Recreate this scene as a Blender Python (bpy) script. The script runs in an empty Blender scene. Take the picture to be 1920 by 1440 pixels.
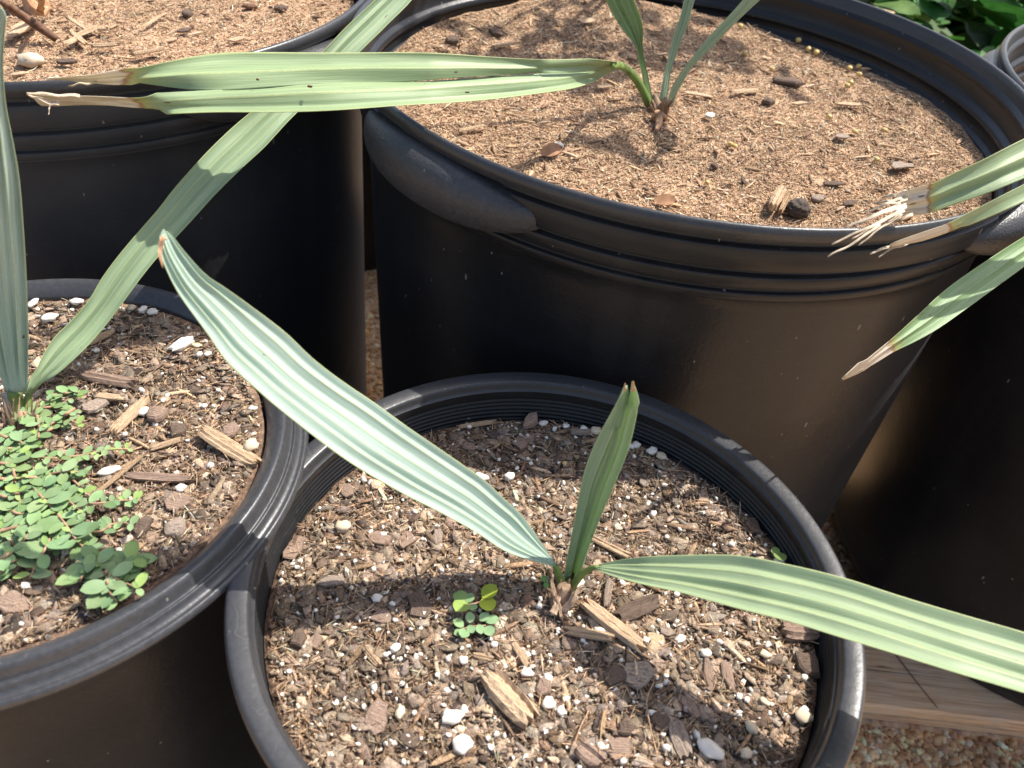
import bpy, math, random
import numpy as np
from mathutils import Vector, Matrix

random.seed(7)
RNG = np.random.default_rng(11)
SC = bpy.context.scene
COL = SC.collection

# ------------------------------------------------------------------ camera
CAM_H = 0.88                             # heights are measured from a level 0.17 m above the paving
GZ = -0.17
PIT, ROL, FPX = math.radians(40.6634), math.radians(6.8384), 1624.14
cp, sp, cr, sr = math.cos(PIT), math.sin(PIT), math.cos(ROL), math.sin(ROL)
cam_d = bpy.data.cameras.new('camera'); cam = bpy.data.objects.new('camera', cam_d); COL.objects.link(cam)
cam_d.sensor_width = 36.0; cam_d.lens = 36.0 * FPX / 1920.0
cam_d.clip_start = 0.01; cam_d.clip_end = 500
ax = Vector((cr, sr * sp, sr * cp)); ay = Vector((-sr, cr * sp, cr * cp)); az = -Vector((0, cp, -sp))
M = Matrix((ax, ay, az)).transposed().to_4x4(); M.translation = Vector((0, 0, CAM_H))
cam.matrix_world = M
cam_d.dof.use_dof = True; cam_d.dof.focus_distance = 0.72; cam_d.dof.aperture_fstop = 9.0
SC.camera = cam

# ------------------------------------------------------------------ sun, sky, exposure
SH = (-0.54, -0.40)                      # shadow shift per metre of height
SUN_EL = math.atan2(1, math.hypot(*SH))
sd = Vector((-SH[0], -SH[1], 1)).normalized()
sun_d = bpy.data.lights.new('sun', 'SUN'); sun_d.energy = 4.6; sun_d.angle = math.radians(0.5)
sun_d.color = (1.0, 0.955, 0.88)
sun = bpy.data.objects.new('sun', sun_d); COL.objects.link(sun)
sun.rotation_euler = (-sd).to_track_quat('-Z', 'Y').to_euler(); sun.location = (2, 2, 4)
W = bpy.data.worlds.new('World'); SC.world = W; W.use_nodes = True
wn = W.node_tree
sky = wn.nodes.new('ShaderNodeTexSky'); sky.sky_type = 'NISHITA'; sky.sun_disc = False
sky.dust_density = 3.0; sky.ozone_density = 0.6; sky.sun_elevation = SUN_EL; sky.sun_rotation = math.atan2(sd.x, sd.y)
wn.links.new(sky.outputs[0], wn.nodes['Background'].inputs[0]); wn.nodes['Background'].inputs[1].default_value = 0.145
SC.view_settings.view_transform = 'Standard'; SC.view_settings.look = 'None'
SC.view_settings.exposure = 0.62; SC.view_settings.gamma = 1.0
try:
    SC.cycles.max_bounces = 8; SC.cycles.transparent_max_bounces = 4
except Exception: pass

# ------------------------------------------------------------------ picture -> world points
def ray(u, v):
    x = (u - 960) / FPX; y = -(v - 720) / FPX
    x, y = cr * x - sr * y, sr * x + cr * y
    return Vector((x, cp + y * sp, -sp + y * cp))
def at(u, v, z):                          # point of height z seen there
    r = ray(u, v); k = (z - CAM_H) / r.z; return Vector((r.x * k, r.y * k, z))
def aty(u, v, Y):
    r = ray(u, v); k = Y / r.y; return Vector((r.x * k, Y, CAM_H + r.z * k))

# ------------------------------------------------------------------ object helpers
def tag(o, label=None, cat=None, group=None, kind=None):
    if label: o['label'] = label
    if cat: o['category'] = cat
    if group: o['group'] = group
    if kind: o['kind'] = kind
    return o
def empty(name, loc, label, cat, group=None):
    o = bpy.data.objects.new(name, None); COL.objects.link(o); o.location = loc; o.empty_display_size = 0.02
    return tag(o, label, cat, group)
def link(name, me, mat=None, parent=None):
    o = bpy.data.objects.new(name, me); COL.objects.link(o)
    if mat is not None and not me.materials: me.materials.append(mat)
    if parent is not None:
        o.parent = parent
        if parent.type == 'EMPTY': o.location = -Vector(parent.location)
    return o
def mesh(name, verts, faces, smooth=False):
    me = bpy.data.meshes.new(name); me.from_pydata([tuple(v) for v in verts], [], faces); me.update()
    if smooth: me.polygons.foreach_set('use_smooth', [True] * len(me.polygons))
    return me
def mesh_np(name, V, F, col=None, smooth=False):
    me = bpy.data.meshes.new(name); n = len(F); k = F.shape[1]
    me.vertices.add(len(V)); me.vertices.foreach_set('co', np.asarray(V, np.float32).ravel())
    me.loops.add(n * k); me.loops.foreach_set('vertex_index', F.astype(np.int32).ravel())
    me.polygons.add(n); me.polygons.foreach_set('loop_start', np.arange(0, n * k, k, dtype=np.int32))
    if smooth: me.polygons.foreach_set('use_smooth', np.ones(n, bool))
    me.update(calc_edges=True)
    if col is not None:
        a = me.color_attributes.new('tint', 'FLOAT_COLOR', 'POINT')
        c = np.ones((len(V), 4), np.float32); c[:, :3] = col; a.data.foreach_set('color', c.ravel())
    return me

# ------------------------------------------------------------------ materials
class NT:
    def __init__(s, name):
        s.m = bpy.data.materials.new(name); s.m.use_nodes = True; s.t = s.m.node_tree
        s.b = s.t.nodes['Principled BSDF']; s.out = s.t.nodes['Material Output']
    def n(s, kind, **kw):
        x = s.t.nodes.new('ShaderNode' + kind)
        for k, v in kw.items(): setattr(x, k, v)
        return x
    def l(s, a, b): s.t.links.new(a, b)
    def val(s, node, name, v): node.inputs[name].default_value = v
    def math(s, op, a, b=None, c=None):
        x = s.n('Math', operation=op)
        for i, q in enumerate((a, b, c)):
            if q is None: continue
            if isinstance(q, (int, float)): x.inputs[i].default_value = q
            else: s.l(q, x.inputs[i])
        return x.outputs[0]
    def ramp(s, fac, stops, interp='LINEAR'):
        x = s.n('ValToRGB'); x.color_ramp.interpolation = interp
        while len(x.color_ramp.elements) < len(stops): x.color_ramp.elements.new(0.5)
        for e, (p, c) in zip(x.color_ramp.elements, stops):
            e.position = p; e.color = (c[0], c[1], c[2], 1) if not isinstance(c, (int, float)) else (c, c, c, 1)
        s.l(fac, x.inputs[0]); return x.outputs[0]
    def noise(s, vec, scale, detail=4, rough=0.55):
        x = s.n('TexNoise'); x.inputs['Scale'].default_value = scale; x.inputs['Detail'].default_value = detail
        x.inputs['Roughness'].default_value = rough
        if vec is not None: s.l(vec, x.inputs['Vector'])
        return x.outputs['Fac']
    def mix(s, fac, a, b, blend='MIX'):
        x = s.n('Mix', data_type='RGBA', blend_type=blend)
        for i, q in ((0, fac), (6, a), (7, b)):
            if isinstance(q, (int, float)): x.inputs[i].default_value = q
            elif isinstance(q, tuple): x.inputs[i].default_value = (*q, 1)
            else: s.l(q, x.inputs[i])
        return x.outputs[2]
    def bump(s, h, strength, dist):
        x = s.n('Bump'); x.inputs['Strength'].default_value = strength; x.inputs['Distance'].default_value = dist
        s.l(h, x.inputs['Height']); s.l(x.outputs[0], s.b.inputs['Normal']); return x
    def vec(s, scale=(1, 1, 1), src='Object'):
        tc = s.n('TexCoord'); mp = s.n('Mapping'); mp.inputs['Scale'].default_value = scale
        s.l(tc.outputs[src], mp.inputs[0]); return mp.outputs[0]

def plastic(name, base=0.016, rough=0.36, leather=False, dust=0.5, worn=0.0, sheen=.05, spec=.5):
    t = NT(name); v = t.vec()
    t.b.inputs['Sheen Weight'].default_value = sheen; t.b.inputs['Sheen Roughness'].default_value = .5; t.b.inputs['Sheen Tint'].default_value = (.6, .6, .62, 1)
    n1 = t.noise(v, 9, 5); n2 = t.noise(v, 260, 3)
    vo = t.n('TexVoronoi'); vo.inputs['Scale'].default_value = 75; t.l(t.vec((1, 1, 0.55)), vo.inputs['Vector'])
    d = t.math('LESS_THAN', vo.outputs['Distance'], 0.062)
    sep = t.n('SeparateColor'); t.l(vo.outputs['Color'], sep.inputs[0])
    d = t.math('MULTIPLY', d, t.math('GREATER_THAN', sep.outputs[0], 0.5))
    vo2 = t.n('TexVoronoi'); vo2.inputs['Scale'].default_value = 42; t.l(t.vec((1, 1, 0.35)), vo2.inputs['Vector'])
    d2 = t.math('LESS_THAN', vo2.outputs['Distance'], 0.05)
    sep2 = t.n('SeparateColor'); t.l(vo2.outputs['Color'], sep2.inputs[0])
    d2 = t.math('MULTIPLY', d2, t.math('GREATER_THAN', sep2.outputs[1], 0.55))
    d = t.math('MAXIMUM', d, d2)
    # long thin scratches
    sc = t.noise(t.vec((14, 14, 300)), 1.6, 2, 0.4)
    scr = t.math('MULTIPLY', t.math('LESS_THAN', t.math('ABSOLUTE', t.math('SUBTRACT', sc, 0.5)), 0.0012), 0.25)
    drip = t.noise(t.vec((26, 26, 2.2)), 1.0, 4, .6)
    dustm = t.math('MAXIMUM', t.ramp(n1, [(0.42, 0.0), (0.75, 1.0)]), t.ramp(drip, [(0.50, 0.0), (0.72, .9)]))
    c = t.mix(t.math('MULTIPLY', dustm, dust * 0.35), (base, base * 1.06, base * 1.18), (0.066, 0.064, 0.064))
    c = t.mix(t.math('MULTIPLY', n2, worn), c, (0.10, 0.10, 0.105))
    c = t.mix(t.math('MAXIMUM', t.math('MULTIPLY', d, 0.6), scr), c, (0.30, 0.27, 0.24))
    t.l(c, t.b.inputs['Base Color'])
    r = t.math('ADD', t.math('MULTIPLY', n1, 0.16), rough - 0.08)
    t.l(r, t.b.inputs['Roughness'])
    if leather:
        vv = t.n('TexVoronoi', feature='DISTANCE_TO_EDGE'); vv.inputs['Scale'].default_value = 330; t.l(v, vv.inputs['Vector'])
        h = t.math('ADD', vv.outputs['Distance'], t.math('MULTIPLY', t.noise(t.vec((1, 1, 3)), 120, 3), 0.8))
        t.bump(h, 0.35, 0.0016)
    else:
        t.bump(t.math('ADD', n2, t.math('MULTIPLY', t.noise(v, 22, 2), 3.0)), 0.16, 0.0012)
    t.b.inputs['IOR'].default_value = 1.5; t.b.inputs['Specular IOR Level'].default_value = spec
    return t.m
M_WALL = plastic('black_plastic_wall', 0.010, 0.33, dust=0.5, spec=.34)
M_DUSTY = plastic('dusty_plastic_wall', 0.026, 0.40, dust=1.3, spec=.35, sheen=.25)
M_RIM = plastic('black_plastic_rim', 0.016, 0.35, dust=0.7, worn=0.35)
M_WORN = plastic('scuffed_plastic_rim', 0.022, 0.34, dust=0.6, worn=0.6)
M_HAND = plastic('grained_plastic_handle', 0.020, 0.42, leather=True, worn=0.55)

def tinted(name, rough=0.85, nscale=420, amp=0.55, bump=0.5, grain=None, spec=0.25, patch=11):
    t = NT(name); a = t.n('Attribute'); a.attribute_name = 'tint'
    v = t.vec()
    n = t.noise(v, nscale, 4, 0.65)
    k = t.ramp(n, [(0.25, 1.0 - amp), (0.75, 1.0 + amp * 0.6)])
    c = t.mix(1.0, a.outputs['Color'], k, 'MULTIPLY')
    pat = t.noise(v, patch, 4, .6)             # broad random lighter and darker patches
    c = t.mix(1.0, c, t.ramp(pat, [(.33, .70), (.52, 1.0), (.75, 1.10)]), 'MULTIPLY')
    t.l(c, t.b.inputs['Base Color']); t.b.inputs['Roughness'].default_value = rough
    t.b.inputs['Specular IOR Level'].default_value = spec
    t.bump(t.math('ADD', n, t.noise(v, nscale * 3.3, 2)), bump, 0.0012)
    return t.m
M_CHIP = tinted('bark_chips', 0.85, 330, 0.6, 0.8)
M_FIB = tinted('fine_mulch_fibres', 0.85, 300, 0.45, 0.3, patch=7)
def plain(name, col, var=0.3, nscale=200, rough=0.8, bump=0.4, bd=0.001, stretch=(1, 1, 1), trans=0.0, spec=0.3):
    t = NT(name); v = t.vec(stretch)
    n = t.noise(v, nscale, 5, 0.6)
    lo = tuple(c * (1 - var) for c in col); hi = tuple(min(1, c * (1 + var)) for c in col)
    t.l(t.ramp(n, [(0.3, lo), (0.7, hi)]), t.b.inputs['Base Color'])
    t.b.inputs['Roughness'].default_value = rough; t.b.inputs['Specular IOR Level'].default_value = spec
    t.bump(n, bump, bd)
    if trans:
        tr = t.n('BsdfTranslucent'); tr.inputs[0].default_value = (*hi, 1)
        mx = t.n('MixShader'); mx.inputs[0].default_value = trans
        t.l(t.b.outputs[0], mx.inputs[1]); t.l(tr.outputs[0], mx.inputs[2]); t.l(mx.outputs[0], t.out.inputs[0])
    return t.m
M_SOILC = plain('dark_potting_mix', (0.19, 0.12, 0.08), 0.6, 260, 0.95, 1.0, 0.003)
M_SOILB = plain('brown_mulch_bed', (0.46, 0.30, 0.185), 0.5, 420, 0.95, 1.0, 0.002)
M_PERL = plain('perlite_white', (0.82, 0.76, 0.66), 0.14, 380, 0.8, 0.5, 0.0008)
M_CREAM = plain('cream_pebble', (0.66, 0.54, 0.38), 0.2, 160, 0.65, 0.3, 0.0008)
M_PRILL = plain('yellow_prill', (0.60, 0.44, 0.17), 0.2, 200, 0.35, 0.1, 0.0004)
M_DRY = plain('dry_straw_leaf', (0.70, 0.60, 0.46), 0.4, 90, 0.75, 0.5, 0.0008, (1, 1, 1), 0.25)
M_SHEATH = plain('papery_sheath', (0.30, 0.20, 0.125), 0.5, 140, 0.8, 0.7, 0.001, (1, 1, 0.25))
M_STEM = plain('reddish_stem', (0.40, 0.24, 0.15), 0.35, 150, 0.6, 0.3, 0.0005)
M_ROOT = plain('tan_root', (0.50, 0.30, 0.17), 0.3, 200, 0.7, 0.5, 0.0006)
M_TWIG = plain('brown_twig', (0.16, 0.085, 0.05), 0.5, 160, 0.8, 0.8, 0.001)
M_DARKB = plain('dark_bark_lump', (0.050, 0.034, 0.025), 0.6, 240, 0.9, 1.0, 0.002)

def wood_mat(name, col, scale=1.0, dark=0.35):
    t = NT(name); v = t.vec((1, 14, 14), 'Generated')
    n = t.noise(v, 2.2 * scale, 6, 0.65); n2 = t.noise(t.vec((1, 1, 1)), 300, 3)
    lo = tuple(c * dark for c in col)
    c = t.ramp(n, [(0.36, lo), (0.47, col), (0.65, tuple(min(1, q * 1.35) for q in col))])
    t.l(c, t.b.inputs['Base Color']); t.b.inputs['Roughness'].default_value = 0.8
    t.b.inputs['Specular IOR Level'].default_value = 0.2
    t.bump(t.math('ADD', n, t.math('MULTIPLY', n2, 0.3)), 0.9, 0.0015); return t.m
M_TAN = wood_mat('tan_wood_chip', (0.58, 0.41, 0.26))
M_GREYW = wood_mat('grey_wood_chip', (0.36, 0.28, 0.22))
M_BARKM = wood_mat('purple_brown_bark', (0.31, 0.215, 0.160), 0.7, 0.6)
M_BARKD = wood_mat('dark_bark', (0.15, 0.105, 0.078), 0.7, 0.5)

def leaf_mat(name, base, rib, shade, n, trans, rough=0.42, spots=0.05):
    t = NT(name)
    uv = t.n('UVMap'); sep = t.n('SeparateXYZ'); t.l(uv.outputs[0], sep.inputs[0])
    ph = t.math('MULTIPLY', sep.outputs[0], n * 2 * math.pi)
    cs = t.math('COSINE', ph)
    ribm = t.ramp(cs, [(0.80, 0.0), (0.99, 0.85)]); 
    # cosine -1..1 is clamped at 0 by the ramp; fine dotted rib only
    comb = t.n('Mapping'); comb.inputs['Scale'].default_value = (95, 4, 1); t.l(uv.outputs[0], comb.inputs[0])
    veins = t.noise(comb.outputs[0], 1.0, 3, 0.6)
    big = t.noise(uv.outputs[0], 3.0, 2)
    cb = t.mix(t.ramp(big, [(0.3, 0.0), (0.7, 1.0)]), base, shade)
    cb = t.mix(t.ramp(veins, [(0.40, 0.0), (0.62, 0.55)]), cb, tuple(min(1, c * 1.28) for c in base))
    hz = t.n('Mapping'); hz.inputs['Scale'].default_value = (30, 260, 1); t.l(uv.outputs[0], hz.inputs[0])
    dots = t.ramp(t.noise(hz.outputs[0], 1.0, 1), [(0.38, 0.35), (0.6, 1.0)])
    c = t.mix(t.math('MULTIPLY', ribm, t.math('MULTIPLY', dots, 0.75)), cb, rib)
    # yellowish thin margin
    e = t.math('ABSOLUTE', t.math('SUBTRACT', sep.outputs[0], 0.5))
    c = t.mix(t.math('MULTIPLY', t.math('GREATER_THAN', e, 0.488), 0.8), c, tuple(q * 0.9 for q in rib))
    fl = t.n('Mapping'); fl.inputs['Scale'].default_value = (160, 22, 1); t.l(uv.outputs[0], fl.inputs[0])
    fine = t.noise(fl.outputs[0], 1.0, 2)
    c = t.mix(t.ramp(fine, [(0.46, 0.0), (0.62, 0.42)]), c, tuple(q * .66 for q in shade))
    at_ = t.n('Attribute'); at_.attribute_name = 'dry'
    dm = t.n('Mapping'); dm.inputs['Scale'].default_value = (7, 26, 1); t.l(uv.outputs[0], dm.inputs[0])
    dr = t.math('ADD', at_.outputs['Fac'], t.math('MULTIPLY', t.math('SUBTRACT', t.noise(dm.outputs[0], 1.0, 4), .5), .55))
    yl = t.ramp(dr, [(.20, 0.0), (.42, 1.0)]); c = t.mix(t.math('MULTIPLY', yl, .55), c, (.50, .42, .12))
    c = t.mix(t.ramp(dr, [(.42, 0.0), (.47, .9)]), c, (.34, .17, .08))
    dd = t.n('Mapping'); dd.inputs['Scale'].default_value = (24, 30, 1); t.l(uv.outputs[0], dd.inputs[0])
    straw = t.ramp(t.noise(dd.outputs[0], 1.0, 4), [(.3, (.46, .36, .26)), (.5, (.70, .60, .46)), (.7, (.82, .74, .62))])
    c = t.mix(t.ramp(dr, [(.49, 0.0), (.55, 1.0)]), c, straw)
    if spots:
        mp = t.n('Mapping'); mp.inputs['Scale'].default_value = (7, 60, 1); t.l(uv.outputs[0], mp.inputs[0])
        vo = t.n('TexVoronoi'); vo.inputs['Scale'].default_value = 1.0; t.l(mp.outputs[0], vo.inputs['Vector'])
        s2 = t.n('SeparateColor'); t.l(vo.outputs['Color'], s2.inputs[0])
        m = t.math('MULTIPLY', t.math('LESS_THAN', vo.outputs['Distance'], 0.15), t.math('GREATER_THAN', s2.outputs[0], 1 - spots))
        c = t.mix(t.math('MULTIPLY', m, 0.85), c, (0.10, 0.045, 0.03))
    t.l(c, t.b.inputs['Base Color'])
    t.l(t.ramp(veins, [(0.3, rough - 0.05), (0.7, rough + 0.12)]), t.b.inputs['Roughness'])
    t.bump(t.math('ADD', veins, t.math('MULTIPLY', ribm, 0.8)), 0.35, 0.0006)
    tr = t.n('BsdfTranslucent'); t.l(t.mix(0.55, c, (0.42, 0.60, 0.16)), tr.inputs[0])
    mx = t.n('MixShader'); mx.inputs[0].default_value = trans
    t.l(t.b.outputs[0], mx.inputs[1]); t.l(tr.outputs[0], mx.inputs[2]); t.l(mx.outputs[0], t.out.inputs[0])
    return t.m
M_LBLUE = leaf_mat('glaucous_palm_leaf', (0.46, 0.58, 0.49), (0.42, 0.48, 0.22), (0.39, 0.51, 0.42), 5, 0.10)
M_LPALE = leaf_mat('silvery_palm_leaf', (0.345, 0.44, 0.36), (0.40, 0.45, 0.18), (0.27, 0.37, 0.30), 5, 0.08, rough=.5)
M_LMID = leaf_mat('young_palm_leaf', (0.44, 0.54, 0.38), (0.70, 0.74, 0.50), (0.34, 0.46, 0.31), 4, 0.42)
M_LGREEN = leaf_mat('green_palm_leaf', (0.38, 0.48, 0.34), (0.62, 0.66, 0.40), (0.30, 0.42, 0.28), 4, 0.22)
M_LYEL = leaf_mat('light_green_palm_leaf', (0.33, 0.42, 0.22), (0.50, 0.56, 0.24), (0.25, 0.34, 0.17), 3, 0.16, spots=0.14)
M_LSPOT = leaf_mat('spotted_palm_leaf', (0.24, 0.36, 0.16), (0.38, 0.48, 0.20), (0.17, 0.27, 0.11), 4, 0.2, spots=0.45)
M_PET = plain('green_petiole', (0.19, 0.27, 0.07), 0.3, 90, 0.45, 0.2, 0.0004, (1, 1, 0.2), 0.1)
def small_leaf(name, a, b, trans=0.15):
    t = NT(name); v = t.vec(); n = t.noise(v, 60, 3)
    o = t.n('Attribute'); o.attribute_name = 'tint'
    c = t.mix(1.0, t.ramp(n, [(0.3, a), (0.7, b)]), o.outputs['Color'], 'MULTIPLY')
    t.l(c, t.b.inputs['Base Color']); t.b.inputs['Roughness'].default_value = 0.6; t.b.inputs['Specular IOR Level'].default_value = .25
    tr = t.n('BsdfTranslucent'); t.l(c, tr.inputs[0]); mx = t.n('MixShader'); mx.inputs[0].default_value = trans
    t.l(t.b.outputs[0], mx.inputs[1]); t.l(tr.outputs[0], mx.inputs[2]); t.l(mx.outputs[0], t.out.inputs[0]); return t.m
M_SPURGE = small_leaf('spurge_leaf', (0.19, 0.29, 0.13), (0.27, 0.38, 0.19))
M_WEED = small_leaf('weed_leaf', (0.045, 0.13, 0.03), (0.10, 0.22, 0.06), 0.2)

# ------------------------------------------------------------------ ground
def ground_mat():
    t = NT('exposed_aggregate'); v = t.vec()
    vo = t.n('TexVoronoi'); vo.inputs['Scale'].default_value = 85; t.l(v, vo.inputs['Vector'])
    s = t.n('SeparateColor'); t.l(vo.outputs['Color'], s.inputs[0])
    c = t.ramp(s.outputs[0], [(0.0, (0.52, 0.31, 0.16)), (0.3, (0.38, 0.20, 0.11)), (0.55, (0.62, 0.42, 0.24)), (0.8, (0.46, 0.23, 0.12)), (1.0, (0.24, 0.17, 0.14))])
    ed = t.ramp(vo.outputs['Distance'], [(0.35, 0.0), (0.6, 1.0)])
    c = t.mix(ed, c, (0.55, 0.38, 0.22)); t.l(c, t.b.inputs['Base Color']); t.b.inputs['Roughness'].default_value = 0.75
    t.bump(t.math('ADD', t.math('MULTIPLY', vo.outputs['Distance'], -1), t.math('MULTIPLY', t.noise(v, 300, 3), 0.15)), 0.8, 0.006)
    return t.m
M_GROUND = ground_mat()
g = link('ground', mesh('ground', [(-40, -40, GZ), (40, -40, GZ), (40, 40, GZ), (-40, 40, GZ)], [(0, 1, 2, 3)]), M_GROUND)
tag(g, kind='structure')

# ------------------------------------------------------------------ pots
def lathe(prof, seg=160, wob=0.0, ph=0.0, caps=False, zwob=0.0):
    V = []; F = []
    for i in range(seg):
        a = 2 * math.pi * i / seg
        w = 1 + wob * math.cos(2 * a + ph); dz = zwob * math.sin(3 * a + ph)
        for r, z in prof: V.append((r * w * math.cos(a), r * w * math.sin(a), z + dz))
    m = len(prof)
    for i in range(seg):
        j = (i + 1) % seg
        for k in range(m - 1): F.append((i * m + k, j * m + k, j * m + k + 1, i * m + k + 1))
    return V, F
def lathe_obj(name, prof, mat, parent, **kw):
    V, F = lathe(prof, **kw)
    me = mesh(name, V, F, True)
    o = bpy.data.objects.new(name, me); COL.objects.link(o); me.materials.append(mat); o.parent = parent
    return o
def rnd(p):                                # doubles sharp profile corners slightly so smooth shading keeps them crisp
    out = []
    for i, (r, z) in enumerate(p):
        if 0 < i < len(p) - 1:
            for q in (p[i - 1], p[i + 1]):
                d = math.hypot(q[0] - r, q[1] - z); k = min(0.0008, d * 0.3) / max(d, 1e-6)
                out.append((r + (q[0] - r) * k, z + (q[1] - z) * k))
        else: out.append((r, z))
    return out

def small_pot(cx, cy, zt, R, label, kind):
    """kind 'flat': one flat lip with fine ribs inside; 'double': rolled lip, groove and outer flange."""
    e = empty('nursery_pot', (cx, cy, GZ), label, 'plant pot', 'smaller round black nursery pots in front')
    if kind == 'flat':
        lip = [(R - .013, zt - .020), (R - .003, zt - .018), (R - .0005, zt - .004), (R - .002, zt - .0008), (R - .004, zt), (R - .0145, zt - .0008), (R - .016, zt - .003), (R - .0165, zt - .007), (R - .0185, zt - .0085)]
        inner = [(R - .0185, zt - .0085)]
        z = zt - .0085; r = R - .0185
        inner += [(r - .0004, z - .0065)]; z -= .0065; r -= .0004
        for i in range(9):
            inner += [(r + .0013, z - .0009), (r + .0011, z - .0030), (r - .0004, z - .0039)]; z -= .0039; r -= .0004
        inner += [(r - .004, z - .06), (R - .05, GZ + .02), (0.0005, GZ + .02)]
        outer = [(R - .013, zt - .020), (R - .0165, zt - .026), (R - .0175, zt - .05), (R - .045, GZ + .012), (R - .05, GZ), (0.0005, GZ)]
    else:
        # high rolled inner lip, sloping groove, low outer flange
        lip = [(R - .020, zt - .036), (R - .005, zt - .0225), (R - .0010, zt - .0200), (R, zt - .0172), (R - .0010, zt - .0140), (R - .0030, zt - .0130), (R - .0045, zt - .0142), (R - .0080, zt - .0122), (R - .0090, zt - .0088),
               (R - .0102, zt - .0084), (R - .0112, zt - .0100), (R - .0128, zt - .0092), (R - .0145, zt - .0030), (R - .0160, zt - .0006), (R - .0180, zt), (R - .0215, zt - .0014), (R - .0265, zt - .0056), (R - .0300, zt - .0100), (R - .0312, zt - .016)]
        inner = [(R - .0312, zt - .016), (R - .033, zt - .05), (R - .07, GZ + .02), (0.0005, GZ + .02)]
        outer = [(R - .020, zt - .036), (R - .021, zt - .040), (R - .023, zt - .06), (R - .06, GZ + .012), (R - .065, GZ), (0.0005, GZ)]
    lathe_obj('wall', rnd(outer), M_WALL, e)
    lathe_obj('inner_wall', rnd(inner), M_WALL, e)
    lathe_obj('rim', rnd(lip), M_RIM if kind == 'flat' else M_WORN, e)
    for ch in e.children: ch.location.z = -GZ
    return e

def handle_mesh(R, zt, ang, half=math.radians(20), out=0.030, hh=0.052):
    V = []; F = []; nu, nv = 40, 18
    for i in range(nu + 1):
        s = -1 + 2 * i / nu
        env = max(0.0, 1 - abs(s) ** 2.2) ** 0.6; o = out * max(0.0, 1 - abs(s) ** 2.6) ** 0.8
        zc = zt - 0.013 - hh * 0.5
        for j in range(nv + 1):
            b = -math.pi / 2 + math.pi * j / nv
            h = hh * 0.5 * (0.04 + 0.96 * env)
            r = R - 0.012 + o * max(0, math.cos(b)) ** 0.55
            z = zc + h * math.sin(b)
            a = ang + half * s
            V.append((r * math.cos(a), r * math.sin(a), z))
    m = nv + 1
    for i in range(nu):
        for j in range(nv): F.append((i * m + j, (i + 1) * m + j, (i + 1) * m + j + 1, i * m + j + 1))
    return mesh('handle', V, F, True)

def big_pot(cx, cy, zt, R, taper, label, handles, zb=GZ, wallm=None, group='large black nursery pots with handles'):
    e = empty('nursery_pot', (cx, cy, zb), label, 'plant pot', group)
    zt = zt - zb; Rb = R - .02 - taper * (zt - .09)
    lip = [(R - .010, zt - .016), (R - .002, zt - .0135), (R, zt - .007), (R - .0015, zt - .002), (R - .004, zt), (R - .007, zt - .0015), (R - .0085, zt - .008), (R - .010, zt - .014)]
    outer = [(R - .010, zt - .016), (R - .0105, zt - .020), (R - .0055, zt - .0215), (R - .0065, zt - .041), (R - .0075, zt - .0425), (R - .0145, zt - .0445), (R - .0150, zt - .048), (R - .0100, zt - .0495), (R - .0110, zt - .061), (R - .0165, zt - .0625), (R - .0175, zt - .066), (R - .0135, zt - .067), (R - .0140, zt - .074), (R - .0190, zt - .077), (R - .020, zt - .09), (Rb + .004, 0.02), (Rb, 0.0), (0.0005, 0.0)]
    inner = [(R - .010, zt - .014), (R - .0150, zt - .018), (R - .0135, zt - .023), (R - .0140, zt - .040), (R - .0195, zt - .0425), (R - .0215, zt - .048), (R - .0180, zt - .051), (R - .0190, zt - .061), (R - .0240, zt - .063), (R - .0255, zt - .068), (R - .022, zt - .070), (R - .024, zt - .080), (R - .027, zt - .10), (Rb - .004, 0.02), (0.0005, 0.02)]
    lathe_obj('wall', rnd(outer), wallm or M_WALL, e, seg=220)
    lathe_obj('inner_wall', rnd(inner), M_WALL, e, seg=220)
    lathe_obj('rim', rnd(lip), M_RIM, e, seg=220)
    for a in handles:
        h = bpy.data.objects.new('handle', handle_mesh(R, zt, a)); COL.objects.link(h); h.data.materials.append(M_HAND); h.parent = e
    return e

zA, zB, zC = 0.425, 0.574, 0.41
cA, RA_ = (-0.3513, 0.4115), 0.209
cB, RB_ = (0.14307, 0.90972), 0.3496
cC, RC_ = (0.0400, 0.3603), 0.2096
cD = (-0.5524, 0.9740)
cG, RG_ = (0.836, 0.930), 0.345
small_pot(*cC, zC, RC_, 'black pot in the front centre with a flat lip and fine ribs inside', 'flat')
small_pot(*cA, zA, RA_, 'black pot at the lower left with a grooved double rim, half covered by green spurge', 'double')
big_pot(*cB, zB, RB_, 0.04, 'big black pot in the middle with a moulded handle on its left front', [math.radians(-133), math.radians(-31)])
big_pot(*cD, zB, RB_, 0.012, 'big black pot at the upper left behind the long horizontal leaf', [math.radians(-28)], wallm=M_DUSTY)
big_pot(*cG, zB, RG_, 0.04, 'tall dark pot at the right edge standing on the wooden board', [math.radians(161)], zb=GZ + .036)
big_pot(-.46, 1.80, zB, .34, .04, 'unseen black pot added in the back row, left one, to shade the ground gap', [])  # added out of view to keep sun off the gap between the pots
big_pot(.24, 1.70, zB, .34, .04, 'unseen black pot added in the back row, right one, to shade the ground gap', [])  # second unseen pot, added to block sun from the same gap

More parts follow.
